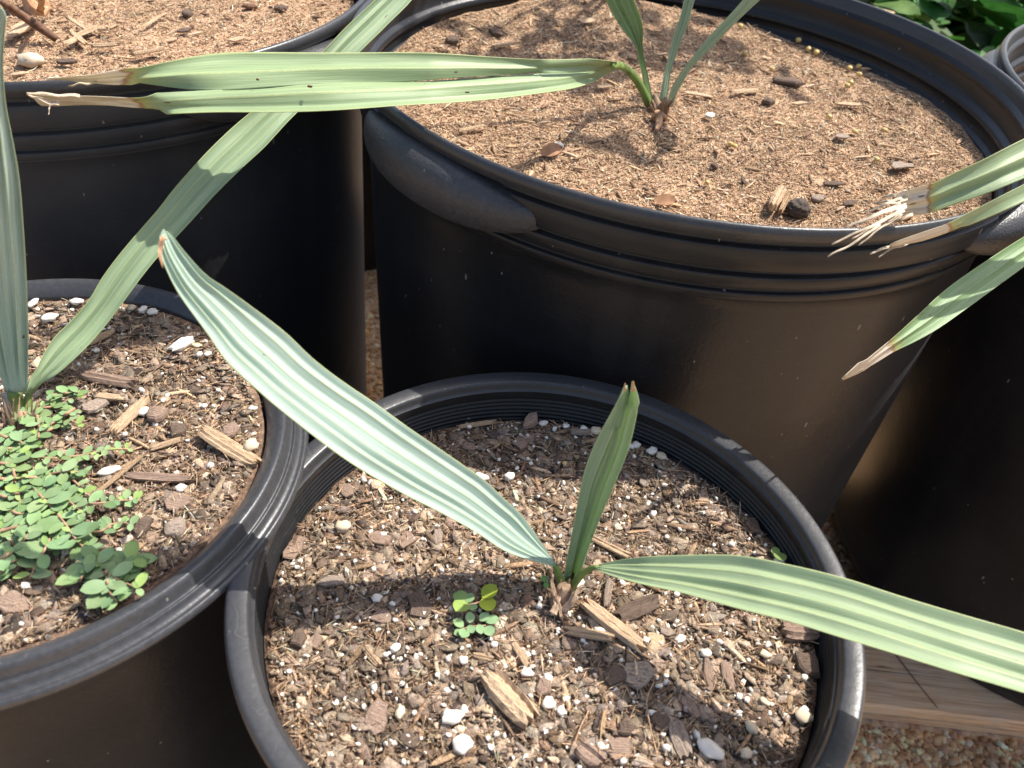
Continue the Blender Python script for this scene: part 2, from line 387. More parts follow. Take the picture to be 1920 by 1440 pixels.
# ------------------------------------------------------------------ soil height fields
def hf(x, y, s, amp):
    x = np.asarray(x, float); y = np.asarray(y, float); h = np.zeros_like(x)
    r = np.random.default_rng(s)
    for k in (9, 14, 23, 37, 60, 95):
        a = r.uniform(0, 2 * np.pi, 2); d = r.uniform(0, 2 * np.pi)
        h = h + amp * (12 / (k + 4)) * np.sin(k * (x * np.cos(d) + y * np.sin(d)) + a[0]) * np.cos(k * .8 * (y * np.cos(d) - x * np.sin(d)) + a[1])
    return h
class Soil:
    def __init__(s, c, R, z, amp, seed, edge=0.0, tx=0.0, ty=0.0): s.c, s.R, s.z, s.amp, s.seed, s.edge, s.tx, s.ty = c, R, z, amp, seed, edge, tx, ty
    def h(s, x, y):
        x = np.asarray(x, float); y = np.asarray(y, float)
        q = np.clip(np.hypot(x - s.c[0], y - s.c[1]) / s.R, 0, 1.2)
        return s.z + hf(x, y, s.seed, s.amp) + s.edge * np.minimum(q, 1.0) ** 5 + s.tx * (x - s.c[0]) + s.ty * (y - s.c[1])
    def p(s, u, v):                         # soil point seen at u, v
        z = s.z
        for _ in range(6):
            q = at(u, v, z); z = float(s.h(q.x, q.y))
        q = at(u, v, z); d = math.hypot(q.x - s.c[0], q.y - s.c[1]); m = s.R - .007
        if d > m:                           # keep it inside the pot
            q.x = s.c[0] + (q.x - s.c[0]) * m / d; q.y = s.c[1] + (q.y - s.c[1]) * m / d; q.z = float(s.h(q.x, q.y))
        return q
SOIL_C = Soil(cC, RC_ - .0215, 0.368, 0.0034, 3, .006)
SOIL_A = Soil(cA, RA_ - .0328, 0.404, 0.0030, 5, .008)
SOIL_B = Soil(cB, RB_ - .026, 0.503, 0.0045, 8, 0.004, -.012, .040)
SOIL_D = Soil(cD, RB_ - .026, 0.530, 0.0035, 9)
SOIL_F = Soil(cG, RG_ - .026, 0.500, 0.003, 12)
def soil_base(s, mat, label, n=90):
    V = [(s.c[0], s.c[1], float(s.h(*s.c)))]; F = []
    rings = 40
    for k in range(1, rings + 1):
        r = s.R * k / rings
        a = np.linspace(0, 2 * np.pi, n, endpoint=False); x = s.c[0] + r * np.cos(a); y = s.c[1] + r * np.sin(a)
        z = s.h(x, y) + RNG.normal(0, 0.0006, n)
        V += list(zip(x, y, z))
    for i in range(n): F.append((0, 1 + i, 1 + (i + 1) % n))
    for k in range(rings - 1):
        for i in range(n):
            a, b = 1 + k * n, 1 + (k + 1) * n; j = (i + 1) % n
            F.append((a + i, b + i, b + j, a + j))
    # skirt so it has depth
    a = 1 + (rings - 1) * n; b = len(V)
    V += [(x, y, z - .05) for x, y, z in V[a:a + n]]
    F += [(a + i, b + i, b + (i + 1) % n, a + (i + 1) % n) for i in range(n)]
    return link('soil', mesh('soil', V, F, True), mat)

# ------------------------------------------------------------------ scatter of chips (numpy)
def hull_tmpl(n, irr, seed):                # irregular flat flake: jagged n-gon plate with a narrow bevel
    r = np.random.default_rng(seed)
    a = np.linspace(0, 2 * np.pi, n, endpoint=False) + r.uniform(-.32, .32, n) * 2 * np.pi / n * 1.2
    rad = 1 - irr * r.random(n)
    bot = np.stack([rad * np.cos(a), rad * np.sin(a), -0.5 + 0.25 * r.random(n)], 1)
    top = np.stack([rad * .90 * np.cos(a), rad * .90 * np.sin(a), 0.30 + 0.45 * r.random(n)], 1)
    ctr = np.array([[r.uniform(-.2, .2), r.uniform(-.2, .2), .42 + .25 * r.random()], [0, 0, -.6]])
    V = np.concatenate([bot, top, ctr]) * [.5, .5, 1]; F = []
    for i in range(n):
        j = (i + 1) % n
        F += [(i, j, n + j), (i, n + j, n + i), (n + i, n + j, 2 * n), (j, i, 2 * n + 1)]
    return V, np.array(F)
def splinter_tmpl(seed):
    r = np.random.default_rng(seed); V = []; F = []
    secs = [(-.5, .25), (-.3, .9), (.1, 1.0), (.35, .7), (.5, .15)]
    bend = r.uniform(-.12, .12)
    for x, w in secs:
        c = bend * (4 * x * x - 1) * 2
        for yy, zz in ((-.5, -.3), (.5, -.3), (.35, .5), (-.35, .45)):
            V.append((x + r.uniform(-.03, .03), yy * w + c, zz * w * r.uniform(.7, 1.2)))
    for k in range(4):
        for i in range(4):
            j = (i + 1) % 4; a, b = k * 4, k * 4 + 4
            F += [(a + i, a + j, b + j), (a + i, b + j, b + i)]
    F += [(0, 2, 1), (0, 3, 2), (16, 17, 18), (16, 18, 19)]
    return np.array(V), np.array(F)
def fibre_tmpl(seed):                       # thin bent sliver, triangular section
    r = np.random.default_rng(seed); V = []; F = []
    b = r.uniform(-.25, .25)
    for x, w in ((-.5, .4), (0, 1), (.5, .3)):
        c = b * (4 * x * x - 1)
        for yy, zz in ((-.5, -.3), (.5, -.3), (0, .5)): V.append((x, yy * w + c, zz * w))
    for k in range(2):
        for i in range(3):
            j = (i + 1) % 3; a, q = k * 3, k * 3 + 3
            F += [(a + i, a + j, q + j), (a + i, q + j, q + i)]
    return np.array(V), np.array(F)
def blob_tmpl(seed, rough=.18):
    r = np.random.default_rng(seed)
    t = (1 + 5 ** .5) / 2
    v = np.array([(-1, t, 0), (1, t, 0), (-1, -t, 0), (1, -t, 0), (0, -1, t), (0, 1, t), (0, -1, -t), (0, 1, -t), (t, 0, -1), (t, 0, 1), (-t, 0, -1), (-t, 0, 1)], float)
    v /= np.linalg.norm(v, axis=1)[:, None]
    f = [(0, 11, 5), (0, 5, 1), (0, 1, 7), (0, 7, 10), (0, 10, 11), (1, 5, 9), (5, 11, 4), (11, 10, 2), (10, 7, 6), (7, 1, 8), (3, 9, 4), (3, 4, 2), (3, 2, 6), (3, 6, 8), (3, 8, 9), (4, 9, 5), (2, 4, 11), (6, 2, 10), (8, 6, 7), (9, 8, 1)]
    V = [tuple(x) for x in v]; cache = {}; F = []
    def mid(a, b):
        k = (min(a, b), max(a, b))
        if k not in cache:
            m = (np.array(V[a]) + np.array(V[b])) / 2; V.append(tuple(m / np.linalg.norm(m))); cache[k] = len(V) - 1
        return cache[k]
    for a, b, c in f:
        ab, bc, ca = mid(a, b), mid(b, c), mid(c, a); F += [(a, ab, ca), (b, bc, ab), (c, ca, bc), (ab, bc, ca)]
    V = np.array(V)
    V *= (1 + rough * (r.random(len(V)) - .5) * 2)[:, None]
    return V * .5, np.array(F)
T_FLAKE = [hull_tmpl(int(RNG.integers(4, 8)), .42, 20 + i) for i in range(16)]
T_SPL = [splinter_tmpl(40 + i) for i in range(8)]
T_FIB = [fibre_tmpl(60 + i) for i in range(6)]
T_BLOB = [blob_tmpl(80 + i) for i in range(6)]
T_CRUMB = [blob_tmpl(90 + i, .34) for i in range(8)]
def scatter(T, P, S, tilt, cols, lift=None):
    """P (n,3) positions, S (n,3) sizes, tilt = sd of tilt angle"""
    n = len(P); ti = RNG.integers(0, len(T), n)
    yaw = RNG.uniform(0, 2 * np.pi, n); ph = RNG.normal(0, tilt, n); th = RNG.normal(0, tilt, n)
    cy, sy, c1, s1, c2, s2 = np.cos(yaw), np.sin(yaw), np.cos(ph), np.sin(ph), np.cos(th), np.sin(th)
    Rz = np.zeros((n, 3, 3)); Rz[:, 0, 0] = cy; Rz[:, 0, 1] = -sy; Rz[:, 1, 0] = sy; Rz[:, 1, 1] = cy; Rz[:, 2, 2] = 1
    Rx = np.zeros((n, 3, 3)); Rx[:, 0, 0] = 1; Rx[:, 1, 1] = c1; Rx[:, 1, 2] = -s1; Rx[:, 2, 1] = s1; Rx[:, 2, 2] = c1
    Ry = np.zeros((n, 3, 3)); Ry[:, 1, 1] = 1; Ry[:, 0, 0] = c2; Ry[:, 0, 2] = s2; Ry[:, 2, 0] = -s2; Ry[:, 2, 2] = c2
    R = Rz @ Rx @ Ry
    Vs, Fs, Cs, off = [], [], [], 0
    for k, (tv, tf) in enumerate(T):
        idx = np.where(ti == k)[0]
        if not len(idx): continue
        v = tv[None] * S[idx][:, None, :]
        v = np.einsum('nij,nvj->nvi', R[idx], v) + P[idx][:, None, :]
        m = len(tv)
        f = tf[None] + (np.arange(len(idx)) * m)[:, None, None] + off
        Vs.append(v.reshape(-1, 3)); Fs.append(f.reshape(-1, 3)); Cs.append(np.repeat(cols[idx], m, 0)); off += m * len(idx)
    return np.concatenate(Vs), np.concatenate(Fs), np.concatenate(Cs)
def merge(parts):
    V, F, C = [], [], []; o = 0
    for v, f, c in parts: V.append(v); F.append(f + o); C.append(c); o += len(v)
    return np.concatenate(V), np.concatenate(F), np.concatenate(C)
def disc(s, n, margin=0.0, keep=None):
    r = (s.R - margin) * np.sqrt(RNG.random(n)); a = RNG.uniform(0, 2 * np.pi, n)
    x = s.c[0] + r * np.cos(a); y = s.c[1] + r * np.sin(a)
    if keep is not None: k = keep(x, y); x, y = x[k], y[k]
    return x, y
def palette(cols, w, n, var=.22):
    cols = np.array(cols); i = RNG.choice(len(cols), n, p=np.array(w) / sum(w))
    return cols[i] * RNG.lognormal(0, var, (n, 1)) * RNG.normal(1, .022, (n, 3))
BARK = ([(.35, .26, .185), (.27, .195, .14), (.165, .115, .082), (.32, .255, .20), (.095, .070, .054), (.45, .33, .225), (.28, .18, .115)], [4, 4, 2, 3.4, .9, 2.2, 1.2])
WOOD = ([(.50, .335, .20), (.38, .245, .145), (.60, .44, .29), (.25, .16, .10)], [3, 3, 1.2, 2])
MULCH = ([(.60, .395, .24), (.48, .30, .175), (.72, .51, .33), (.24, .145, .09), (.80, .64, .45)], [4, 3.2, 2.6, 1.6, 1.2])

def chips(s, dens=1.0, label=''):
    parts = []
    def add(T, n, l0, l1, wr, tr, tilt, pal, up=0.3, marg=0.004, var=.22):
        n = int(n * dens * (s.R / .185) ** 2)
        x, y = disc(s, n, marg); L = np.exp(RNG.uniform(np.log(l0), np.log(l1), n))
        Wd = L * RNG.uniform(*wr, n); Tk = L * RNG.uniform(*tr, n)
        z = s.h(x, y) + Tk * up + RNG.uniform(-.0004, .0016, n)
        parts.append(scatter(T, np.stack([x, y, z], 1), np.stack([L, Wd, Tk], 1), tilt, palette(*pal, n, var)))
    add(T_FIB, 12000, .003, .009, (.07, .18), (.06, .14), .35, MULCH, .8, .004, .3)
    add(T_FLAKE, 11000, .0022, .0050, (.45, 1), (.15, .35), .45, BARK, .3, .004, .35)
    add(T_FLAKE, 7000, .0055, .0110, (.45, .95), (.07, .16), .30, BARK, .6, .004, .33)
    add(T_SPL, 800, .008, .018, (.12, .30), (.08, .16), .25, (BARK[0] + WOOD[0], BARK[1] + [3, 3, 2, 2]), .9, .006, .25)
    add(T_FIB, 6500, .005, .013, (.04, .09), (.04, .09), .40, MULCH, 4.0)
    add(T_FLAKE, 2300, .0105, .0190, (.42, .9), (.045, .10), .22, BARK, 1.6, .010, .30)
    add(T_FLAKE, 3500, .0025, .0055, (.45, 1), (.15, .3), .4, BARK, 2.0, .004, .35)
    add(T_FIB, 3500, .004, .010, (.05, .12), (.05, .1), .35, MULCH, 7.0)
    add(T_SPL, 150, .014, .026, (.10, .22), (.05, .10), .15, WOOD, 1.8, .012)
    V, F, C = merge(parts)
    o = link('bark_mulch', mesh_np('bark_mulch', V, F, np.clip(C, .01, .85)), M_CHIP)
    tag(o, label, 'mulch', kind='stuff')
    b = soil_base(s, M_SOILC, ''); b.name = 'potting_soil'
    return o, b
o, b = chips(SOIL_C, 1.0, 'coarse bark mulch filling the front centre pot'); tag(b, 'dark soil under the bark mulch in the front centre pot', 'soil', kind='stuff')
o, b = chips(SOIL_A, 1.0, 'coarse bark mulch in the lower left pot around the spurge'); tag(b, 'dark soil under the bark mulch in the lower left pot', 'soil', kind='stuff')

def mulch(s, n, label, keep=None):
    parts = []
    def add(T, n, l0, l1, wr, tr, tilt, pal, up, marg=.004, var=.22):
        x, y = disc(s, n, marg, keep); m = len(x); L = np.exp(RNG.uniform(np.log(l0), np.log(l1), m))
        Wd = L * RNG.uniform(*wr, m); Tk = L * RNG.uniform(*tr, m)
        z = s.h(x, y) + Tk * up + RNG.uniform(-.0003, .0012, m)
        parts.append(scatter(T, np.stack([x, y, z], 1), np.stack([L, Wd, Tk], 1), tilt, palette(*pal, m, var)))
    add(T_FIB, n, .0022, .0055, (.14, .34), (.1, .2), .3, MULCH, .7)
    add(T_FLAKE, n // 8, .0015, .004, (.5, 1), (.3, .5), .4, MULCH, .3)
    add(T_SPL, n // 130, .008, .020, (.10, .26), (.06, .14), .15, WOOD, 1.0)
    add(T_FLAKE, n // 220, .004, .009, (.4, .9), (.1, .2), .2, BARK, .6)
    add(T_FIB, n // 40, .007, .016, (.05, .1), (.05, .1), .3, MULCH, 2.0)
    V, F, C = merge(parts)
    o = link('fine_mulch', mesh_np('fine_mulch', V, F, np.clip(C, .01, .85)), M_FIB); tag(o, label, 'mulch', kind='stuff')
    b = soil_base(s, M_SOILB, '', 120); b.name = 'potting_soil'
    return o, b
o, b = mulch(SOIL_B, 100000, 'reddish brown fine mulch in the big middle pot'); tag(b, 'brown soil under the fine mulch in the big middle pot', 'soil', kind='stuff')
o, b = mulch(SOIL_D, 60000, 'fine brown mulch in the big upper left pot', lambda x, y: (x > -.66) & (y < 1.26)); tag(b, 'brown soil under the mulch in the big upper left pot', 'soil', kind='stuff')
o, b = mulch(SOIL_F, 40000, 'reddish mulch in the tall pot at the right edge', lambda x, y: (x < .72)); tag(b, 'brown soil in the tall pot at the right edge', 'soil', kind='stuff')

# ------------------------------------------------------------------ perlite: small crumbs as stuff, larger granules one by one
def crumbs(s, n, label):
    x, y = disc(s, n, .004); L = np.exp(RNG.uniform(np.log(.0014), np.log(.0036), n))
    S = np.stack([L * 1.2, L * RNG.uniform(.45, 1, n), L * RNG.uniform(.4, .8, n)], 1)
    V, F, C = scatter(T_CRUMB, np.stack([x, y, s.h(x, y) + RNG.uniform(.002, .005, n)], 1), S, .5, palette([(1, 1, 1)], [1], n, .02))
    tag(link('perlite_crumbs', mesh_np('perlite_crumbs', V, F), M_PERL), label, 'perlite', kind='stuff')
crumbs(SOIL_C, 900, 'tiny white perlite crumbs all over the front centre pot')
crumbs(SOIL_A, 520, 'tiny white perlite crumbs all over the lower left pot')
BLOBS = []
for i in range(8):
    v, f = blob_tmpl(200 + i, .27); me = mesh_np('granule', v, f, smooth=(i % 2 == 0)); BLOBS.append(me)
def blob_obj(name, p, sx, sy, sz, yaw, mat, me=None):
    me = me or random.choice(BLOBS)
    key = me.name + mat.name
    m2 = bpy.data.meshes.get(key)
    if m2 is None: m2 = me.copy(); m2.name = key; m2.materials.append(mat)
    o = bpy.data.objects.new(name, m2); COL.objects.link(o)
    o.location = p; o.scale = (sx, sy, sz); o.rotation_euler = (random.uniform(-.3, .3), random.uniform(-.3, .3), yaw); return o
def gran_field(s, n, label, group, lo, hi):
    x, y = disc(s, n, .008)
    for i in range(n):
        L = lo * (hi / lo) ** (random.random() ** 1.6)
        p = (x[i], y[i], float(s.h(x[i], y[i])) + .0040)
        tag(blob_obj('perlite_granule', p, L, L * random.uniform(.65, 1), L * random.uniform(.6, .85), random.uniform(0, 6.28), M_PERL), label, 'perlite', group)
gran_field(SOIL_C, 170, 'small white perlite granule among the bark in the front centre pot', 'perlite granules in the front centre pot', .0032, .0062)
gran_field(SOIL_A, 85, 'small white perlite granule among the bark in the lower left pot', 'perlite granules in the lower left pot', .0032, .0062)

# ------------------------------------------------------------------ single stones, chips and lumps that can be pointed out
def pxm(p):                                  # metres per picture pixel at p
    d = p - Vector((0, 0, CAM_H)); return d.length / FPX
def yaw_of(s, u, v, ang):                    # picture angle (deg, clockwise from right) -> yaw on the soil
    a = at(u, v, s.p(u, v).z); q = at(u + 10 * math.cos(math.radians(ang)), v + 10 * math.sin(math.radians(ang)), a.z)
    return math.atan2(q.y - a.y, q.x - a.x)
def stone(s, u, v, w, h, ang, label, mat=None, name='pebble', cat='pebble', flat=.75, group=None):
    p = s.p(u, v); k = pxm(p); p.z += .0048 + .15 * k * min(w, h)
    o = blob_obj(name, p, w * k, h * k * 1.15, min(w, h) * k * flat, yaw_of(s, u, v, ang), mat or M_CREAM)
    o.rotation_euler.x = 0; o.rotation_euler.y = 0
    return tag(o, label, cat, group)
def chunk_mesh(name, L, Wd, T, kind, seed):
    r = random.Random(seed); V = []; F = []
    if kind == 'wood':                       # splintered billet: long, ridged along the grain, ragged ends
        nx, ny = 12, 9
        ridge = [r.uniform(-.25, .25) for _ in range(ny)]
        l0 = [r.uniform(-.10, .06) for _ in range(ny)]; l1 = [r.uniform(-.10, .06) for _ in range(ny)]
        for side in (1, -1):
            for i in range(nx + 1):
                for j in range(ny):
                    s_ = i / nx; t_ = j / (ny - 1) - .5
                    x = (-.5 - l0[j]) + s_ * (1 + l0[j] + l1[j])
                    w = 1 - .25 * abs(2 * s_ - 1) ** 3 + r.uniform(-.02, .02)
                    z = side * (.5 - .35 * abs(2 * t_) ** 3) + (ridge[j] + r.uniform(-.06, .06)) * (side > 0)
                    V.append((x * L, t_ * w * Wd, z * T))
        n1 = (nx + 1) * ny
        for i in range(nx):
            for j in range(ny - 1):
                a = i * ny + j; F.append((a, a + ny, a + ny + 1, a + 1)); F.append((n1 + a, n1 + a + 1, n1 + a + ny + 1, n1 + a + ny))
        for i in range(nx):
            a = i * ny; F.append((a, n1 + a, n1 + a + ny, a + ny)); a += ny - 1; F.append((a, a + ny, n1 + a + ny, n1 + a))
        for j in range(ny - 1):
            F.append((j, j + 1, n1 + j + 1, n1 + j)); a = nx * ny + j; F.append((a, n1 + a, n1 + a + 1, a + 1))
        return mesh(name, V, F, False)
    # bark flake: irregular plate with several layers
    n = r.randint(7, 10); angs = [2 * math.pi * (i + r.uniform(-.38, .38)) / n for i in range(n)]
    rad = [r.uniform(.66, 1.14) for _ in range(n)]
    lay = [(-.5, .92), (-.1, 1.0), (.30, .98), (.46, .90), (.52, .45)] if kind == 'flake' else [(-.5, .8), (-.2, 1.0), (.25, .95), (.5, .78), (.6, .35)]
    for z, k in lay:
        for i in range(n):
            q = rad[i] * k * (1 + r.uniform(-.05, .05)); V.append((.5 * L * q * math.cos(angs[i]), .5 * Wd * q * math.sin(angs[i]), T * (z + r.uniform(-.09, .09))))
    V.append((0, 0, .58 * T)); V.append((0, 0, -.5 * T)); m = len(lay)
    for k in range(m - 1):
        for i in range(n):
            j = (i + 1) % n; F.append((k * n + i, k * n + j, (k + 1) * n + j, (k + 1) * n + i))
    for i in range(n):
        j = (i + 1) % n; F.append(((m - 1) * n + i, (m - 1) * n + j, m * n)); F.append((j, i, m * n + 1))
    return mesh(name, V, F, False)
SEED = [0]
def chunk(s, u, v, l, w, ang, kind, mat, label, name, cat='wood chip', th=None, lift=0.0, tilt=0.0):
    SEED[0] += 1; p = s.p(u, v); k = pxm(p)
    # undo foreshortening of the depth direction
    a = math.radians(ang); f = 1 / 0.78 if s in (SOIL_C,) else (1 / .68 if s is SOIL_A else 1 / .45)
    L = l * k * math.hypot(math.cos(a), math.sin(a) * f); Wd = w * k * math.hypot(math.sin(a), math.cos(a) * f)
    if s in (SOIL_B, SOIL_D): Wd *= .8
    T = (th if th else min(l, w) * .38) * k * (1.0 if kind == 'wood' else .62)
    me = chunk_mesh(name, L, Wd, T, kind, SEED[0])
    o = link(name, me, mat); p.z += .0030 + T * .4 + lift; o.location = p
    o.rotation_euler = (random.uniform(-.1, .1), tilt + random.uniform(-.06, .06), yaw_of(s, u, v, ang))
    return tag(o, label, cat)
S = SOIL_C
chunk(S, 1147, 1184, 118, 26, 36, 'wood', M_TAN, 'long flat tan wood chip beside the base of the front palm seedling', 'wood_chip', th=13, lift=.003)
chunk(S, 1106, 1199, 88, 16, 10, 'wood', M_TAN, 'thin curved tan splinter just left below the long tan chip', 'wood_chip', th=8, lift=.002)
chunk(S, 953, 1320, 96, 44, 47, 'wood', M_TAN, 'thick grooved tan wood chunk in the lower middle of the front pot', 'wood_chip', th=26, lift=.001)
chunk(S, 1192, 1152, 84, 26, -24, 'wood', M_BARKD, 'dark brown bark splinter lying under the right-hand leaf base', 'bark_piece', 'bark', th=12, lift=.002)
chunk(S, 1137, 1122, 52, 13, 98, 'wood', M_GREYW, 'short brown stick pointing up toward the petiole of the right leaf', 'wood_chip', th=8, lift=.002)
chunk(S, 1142, 1036, 72, 12, 28, 'wood', M_TAN, 'narrow tan stick just above the start of the right leaf', 'wood_chip', th=8, lift=.002)
chunk(S, 1197, 1270, 66, 54, 10, 'flake', M_GREYW, 'broad rounded grey-tan bark flake half in leaf shade right of centre', 'bark_piece', 'bark', th=15)
chunk(S, 1152, 1275, 34, 46, 60, 'flake', M_BARKD, 'dark upright bark flake touching the broad rounded flake', 'bark_piece', 'bark', th=16)
chunk(S, 703, 1352, 46, 50, 20, 'flake', M_BARKM, 'purplish bark plate at the lower left of the front pot', 'bark_piece', 'bark', th=12)
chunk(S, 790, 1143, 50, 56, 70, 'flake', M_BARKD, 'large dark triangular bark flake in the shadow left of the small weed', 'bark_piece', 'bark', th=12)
chunk(S, 712, 1016, 50, 26, 4, 'flake', M_BARKM, 'purplish brown rectangular flake above the shadow band', 'bark_piece', 'bark', th=11)
chunk(S, 762, 1020, 46, 26, -38, 'flake', M_BARKM, 'slanted brown flake right of the rectangular purplish one', 'bark_piece', 'bark', th=11)
chunk(S, 622, 1096, 66, 18, -4, 'block', M_GREYW, 'knobbly charcoal twig piece just above the shadow band', 'bark_piece', 'bark', th=14)
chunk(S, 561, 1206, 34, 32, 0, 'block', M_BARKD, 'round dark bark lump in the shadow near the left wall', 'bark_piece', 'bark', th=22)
chunk(S, 592, 1208, 24, 32, 60, 'flake', M_BARKM, 'dark wedge of bark right beside the round dark lump', 'bark_piece', 'bark', th=14)
chunk(S, 713, 1163, 38, 30, 30, 'flake', M_BARKM, 'squarish brown flake in the shadow left of the big triangular one', 'bark_piece', 'bark', th=10)
chunk(S, 820, 1015, 34, 22, 85, 'block', M_GREYW, 'knotty grey-brown bark bit right of the slanted flake', 'bark_piece', 'bark', th=14)
chunk(S, 1155, 1408, 60, 38, 4, 'flake', M_BARKM, 'wide purplish flake near the bottom edge of the picture', 'bark_piece', 'bark', th=12)
chunk(S, 1103, 1424, 44, 32, 40, 'wood', M_BARKM, 'ribbed brown chunk left of the wide purplish flake', 'bark_piece', 'bark', th=20)
chunk(S, 1272, 1392, 52, 30, 70, 'wood', M_GREYW, 'weathered grey wood chip with split ends near the bottom', 'wood_chip', th=12)
chunk(S, 1294, 1332, 46, 26, 30, 'flake', M_BARKM, 'pinkish brown oval flake above the weathered grey chip', 'bark_piece', 'bark', th=12)
chunk(S, 1231, 1207, 44, 24, 42, 'flake', M_TAN, 'small tan plank-like flake right of the long tan chip', 'wood_chip', th=9)
chunk(S, 1250, 1190, 32, 22, 25, 'flake', M_GREYW, 'grey oval flake above the small plank-like one', 'bark_piece', 'bark', th=10)
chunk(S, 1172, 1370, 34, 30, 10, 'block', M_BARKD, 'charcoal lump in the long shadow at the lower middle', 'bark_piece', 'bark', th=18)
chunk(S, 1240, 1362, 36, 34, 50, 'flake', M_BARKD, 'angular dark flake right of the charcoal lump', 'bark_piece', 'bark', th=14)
chunk(S, 1018, 1296, 32, 34, 80, 'block', M_BARKM, 'dark wrinkled bark nut above right of the grooved chunk', 'bark_piece', 'bark', th=20)
chunk(S, 1328, 1272, 58, 20, 82, 'block', M_BARKM, 'vertical grey-brown flake in the sunny right half', 'bark_piece', 'bark', th=10)
chunk(S, 1362, 1275, 68, 24, 70, 'block', M_BARKM, 'knobbly bark strip right of the vertical flake', 'bark_piece', 'bark', th=11)
chunk(S, 1497, 1190, 62, 32, 4, 'wood', M_BARKM, 'large layered bark slab at the right wall under the leaf', 'bark_piece', 'bark', th=16)
chunk(S, 1525, 1254, 40, 46, 0, 'block', M_BARKD, 'round dark bark lump against the right wall', 'bark_piece', 'bark', th=22)
chunk(S, 1490, 1231, 34, 15, 85, 'flake', M_GREYW, 'grey ringed almond-shaped flake left of the dark lump at the right wall', 'bark_piece', 'bark', th=9)
chunk(S, 1418, 992, 36, 26, 50, 'flake', M_BARKD, 'dark bark flake near the upper right wall', 'bark_piece', 'bark', th=12)
chunk(S, 992, 770, 28, 36, 20, 'block', M_BARKM, 'brown knob of bark at the back wall of the front pot', 'bark_piece', 'bark', th=22, lift=.003)
chunk(S, 880, 845, 30, 22, 10, 'block', M_BARKM, 'dull brown lump in the shade at the back left', 'bark_piece', 'bark', th=13)
chunk(S, 975, 840, 28, 26, 60, 'flake', M_BARKM, 'rounded flake in the back shade below the bark knob', 'bark_piece', 'bark', th=12)
chunk(S, 1090, 817, 44, 12, 2, 'wood', M_GREYW, 'fibrous brown splinter in the back shade near the short leaf', 'wood_chip', th=9)
chunk(S, 885, 778, 70, 8, -6, 'wood', M_TAN, 'thin twig lying along the back of the front pot', 'wood_chip', th=6, lift=.002)
chunk(S, 700, 1240, 34, 14, 50, 'wood', M_TAN, 'small pale chip pointing down in the left sunny part', 'wood_chip', th=8)
chunk(S, 972, 1228, 58, 12, 60, 'wood', M_TAN, 'slender pale splinter below the small weed', 'wood_chip', th=7)
chunk(S, 905, 1238, 36, 10, 12, 'wood', M_TAN, 'short pale stick below left of the slender splinter', 'wood_chip', th=6)
chunk(S, 945, 1392, 40, 34, 20, 'flake', M_BARKD, 'blackish square flake near the big white stone', 'bark_piece', 'bark', th=12) if False else None
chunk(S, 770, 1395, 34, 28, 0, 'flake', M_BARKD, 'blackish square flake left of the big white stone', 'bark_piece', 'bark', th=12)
chunk(S, 650, 925, 42, 30, 20, 'flake', M_BARKM, 'mauve bark plate beside the ribbed wall at upper left', 'bark_piece', 'bark', th=11)
chunk(S, 540, 1028, 30, 50, 20, 'flake', M_BARKM, 'tall brown flake leaning at the left wall', 'bark_piece', 'bark', th=10)
chunk(S, 560, 1022, 26, 22, 20, 'flake', M_BARKD, 'grey shell-like flake next to the tall leaning one', 'bark_piece', 'bark', th=9)
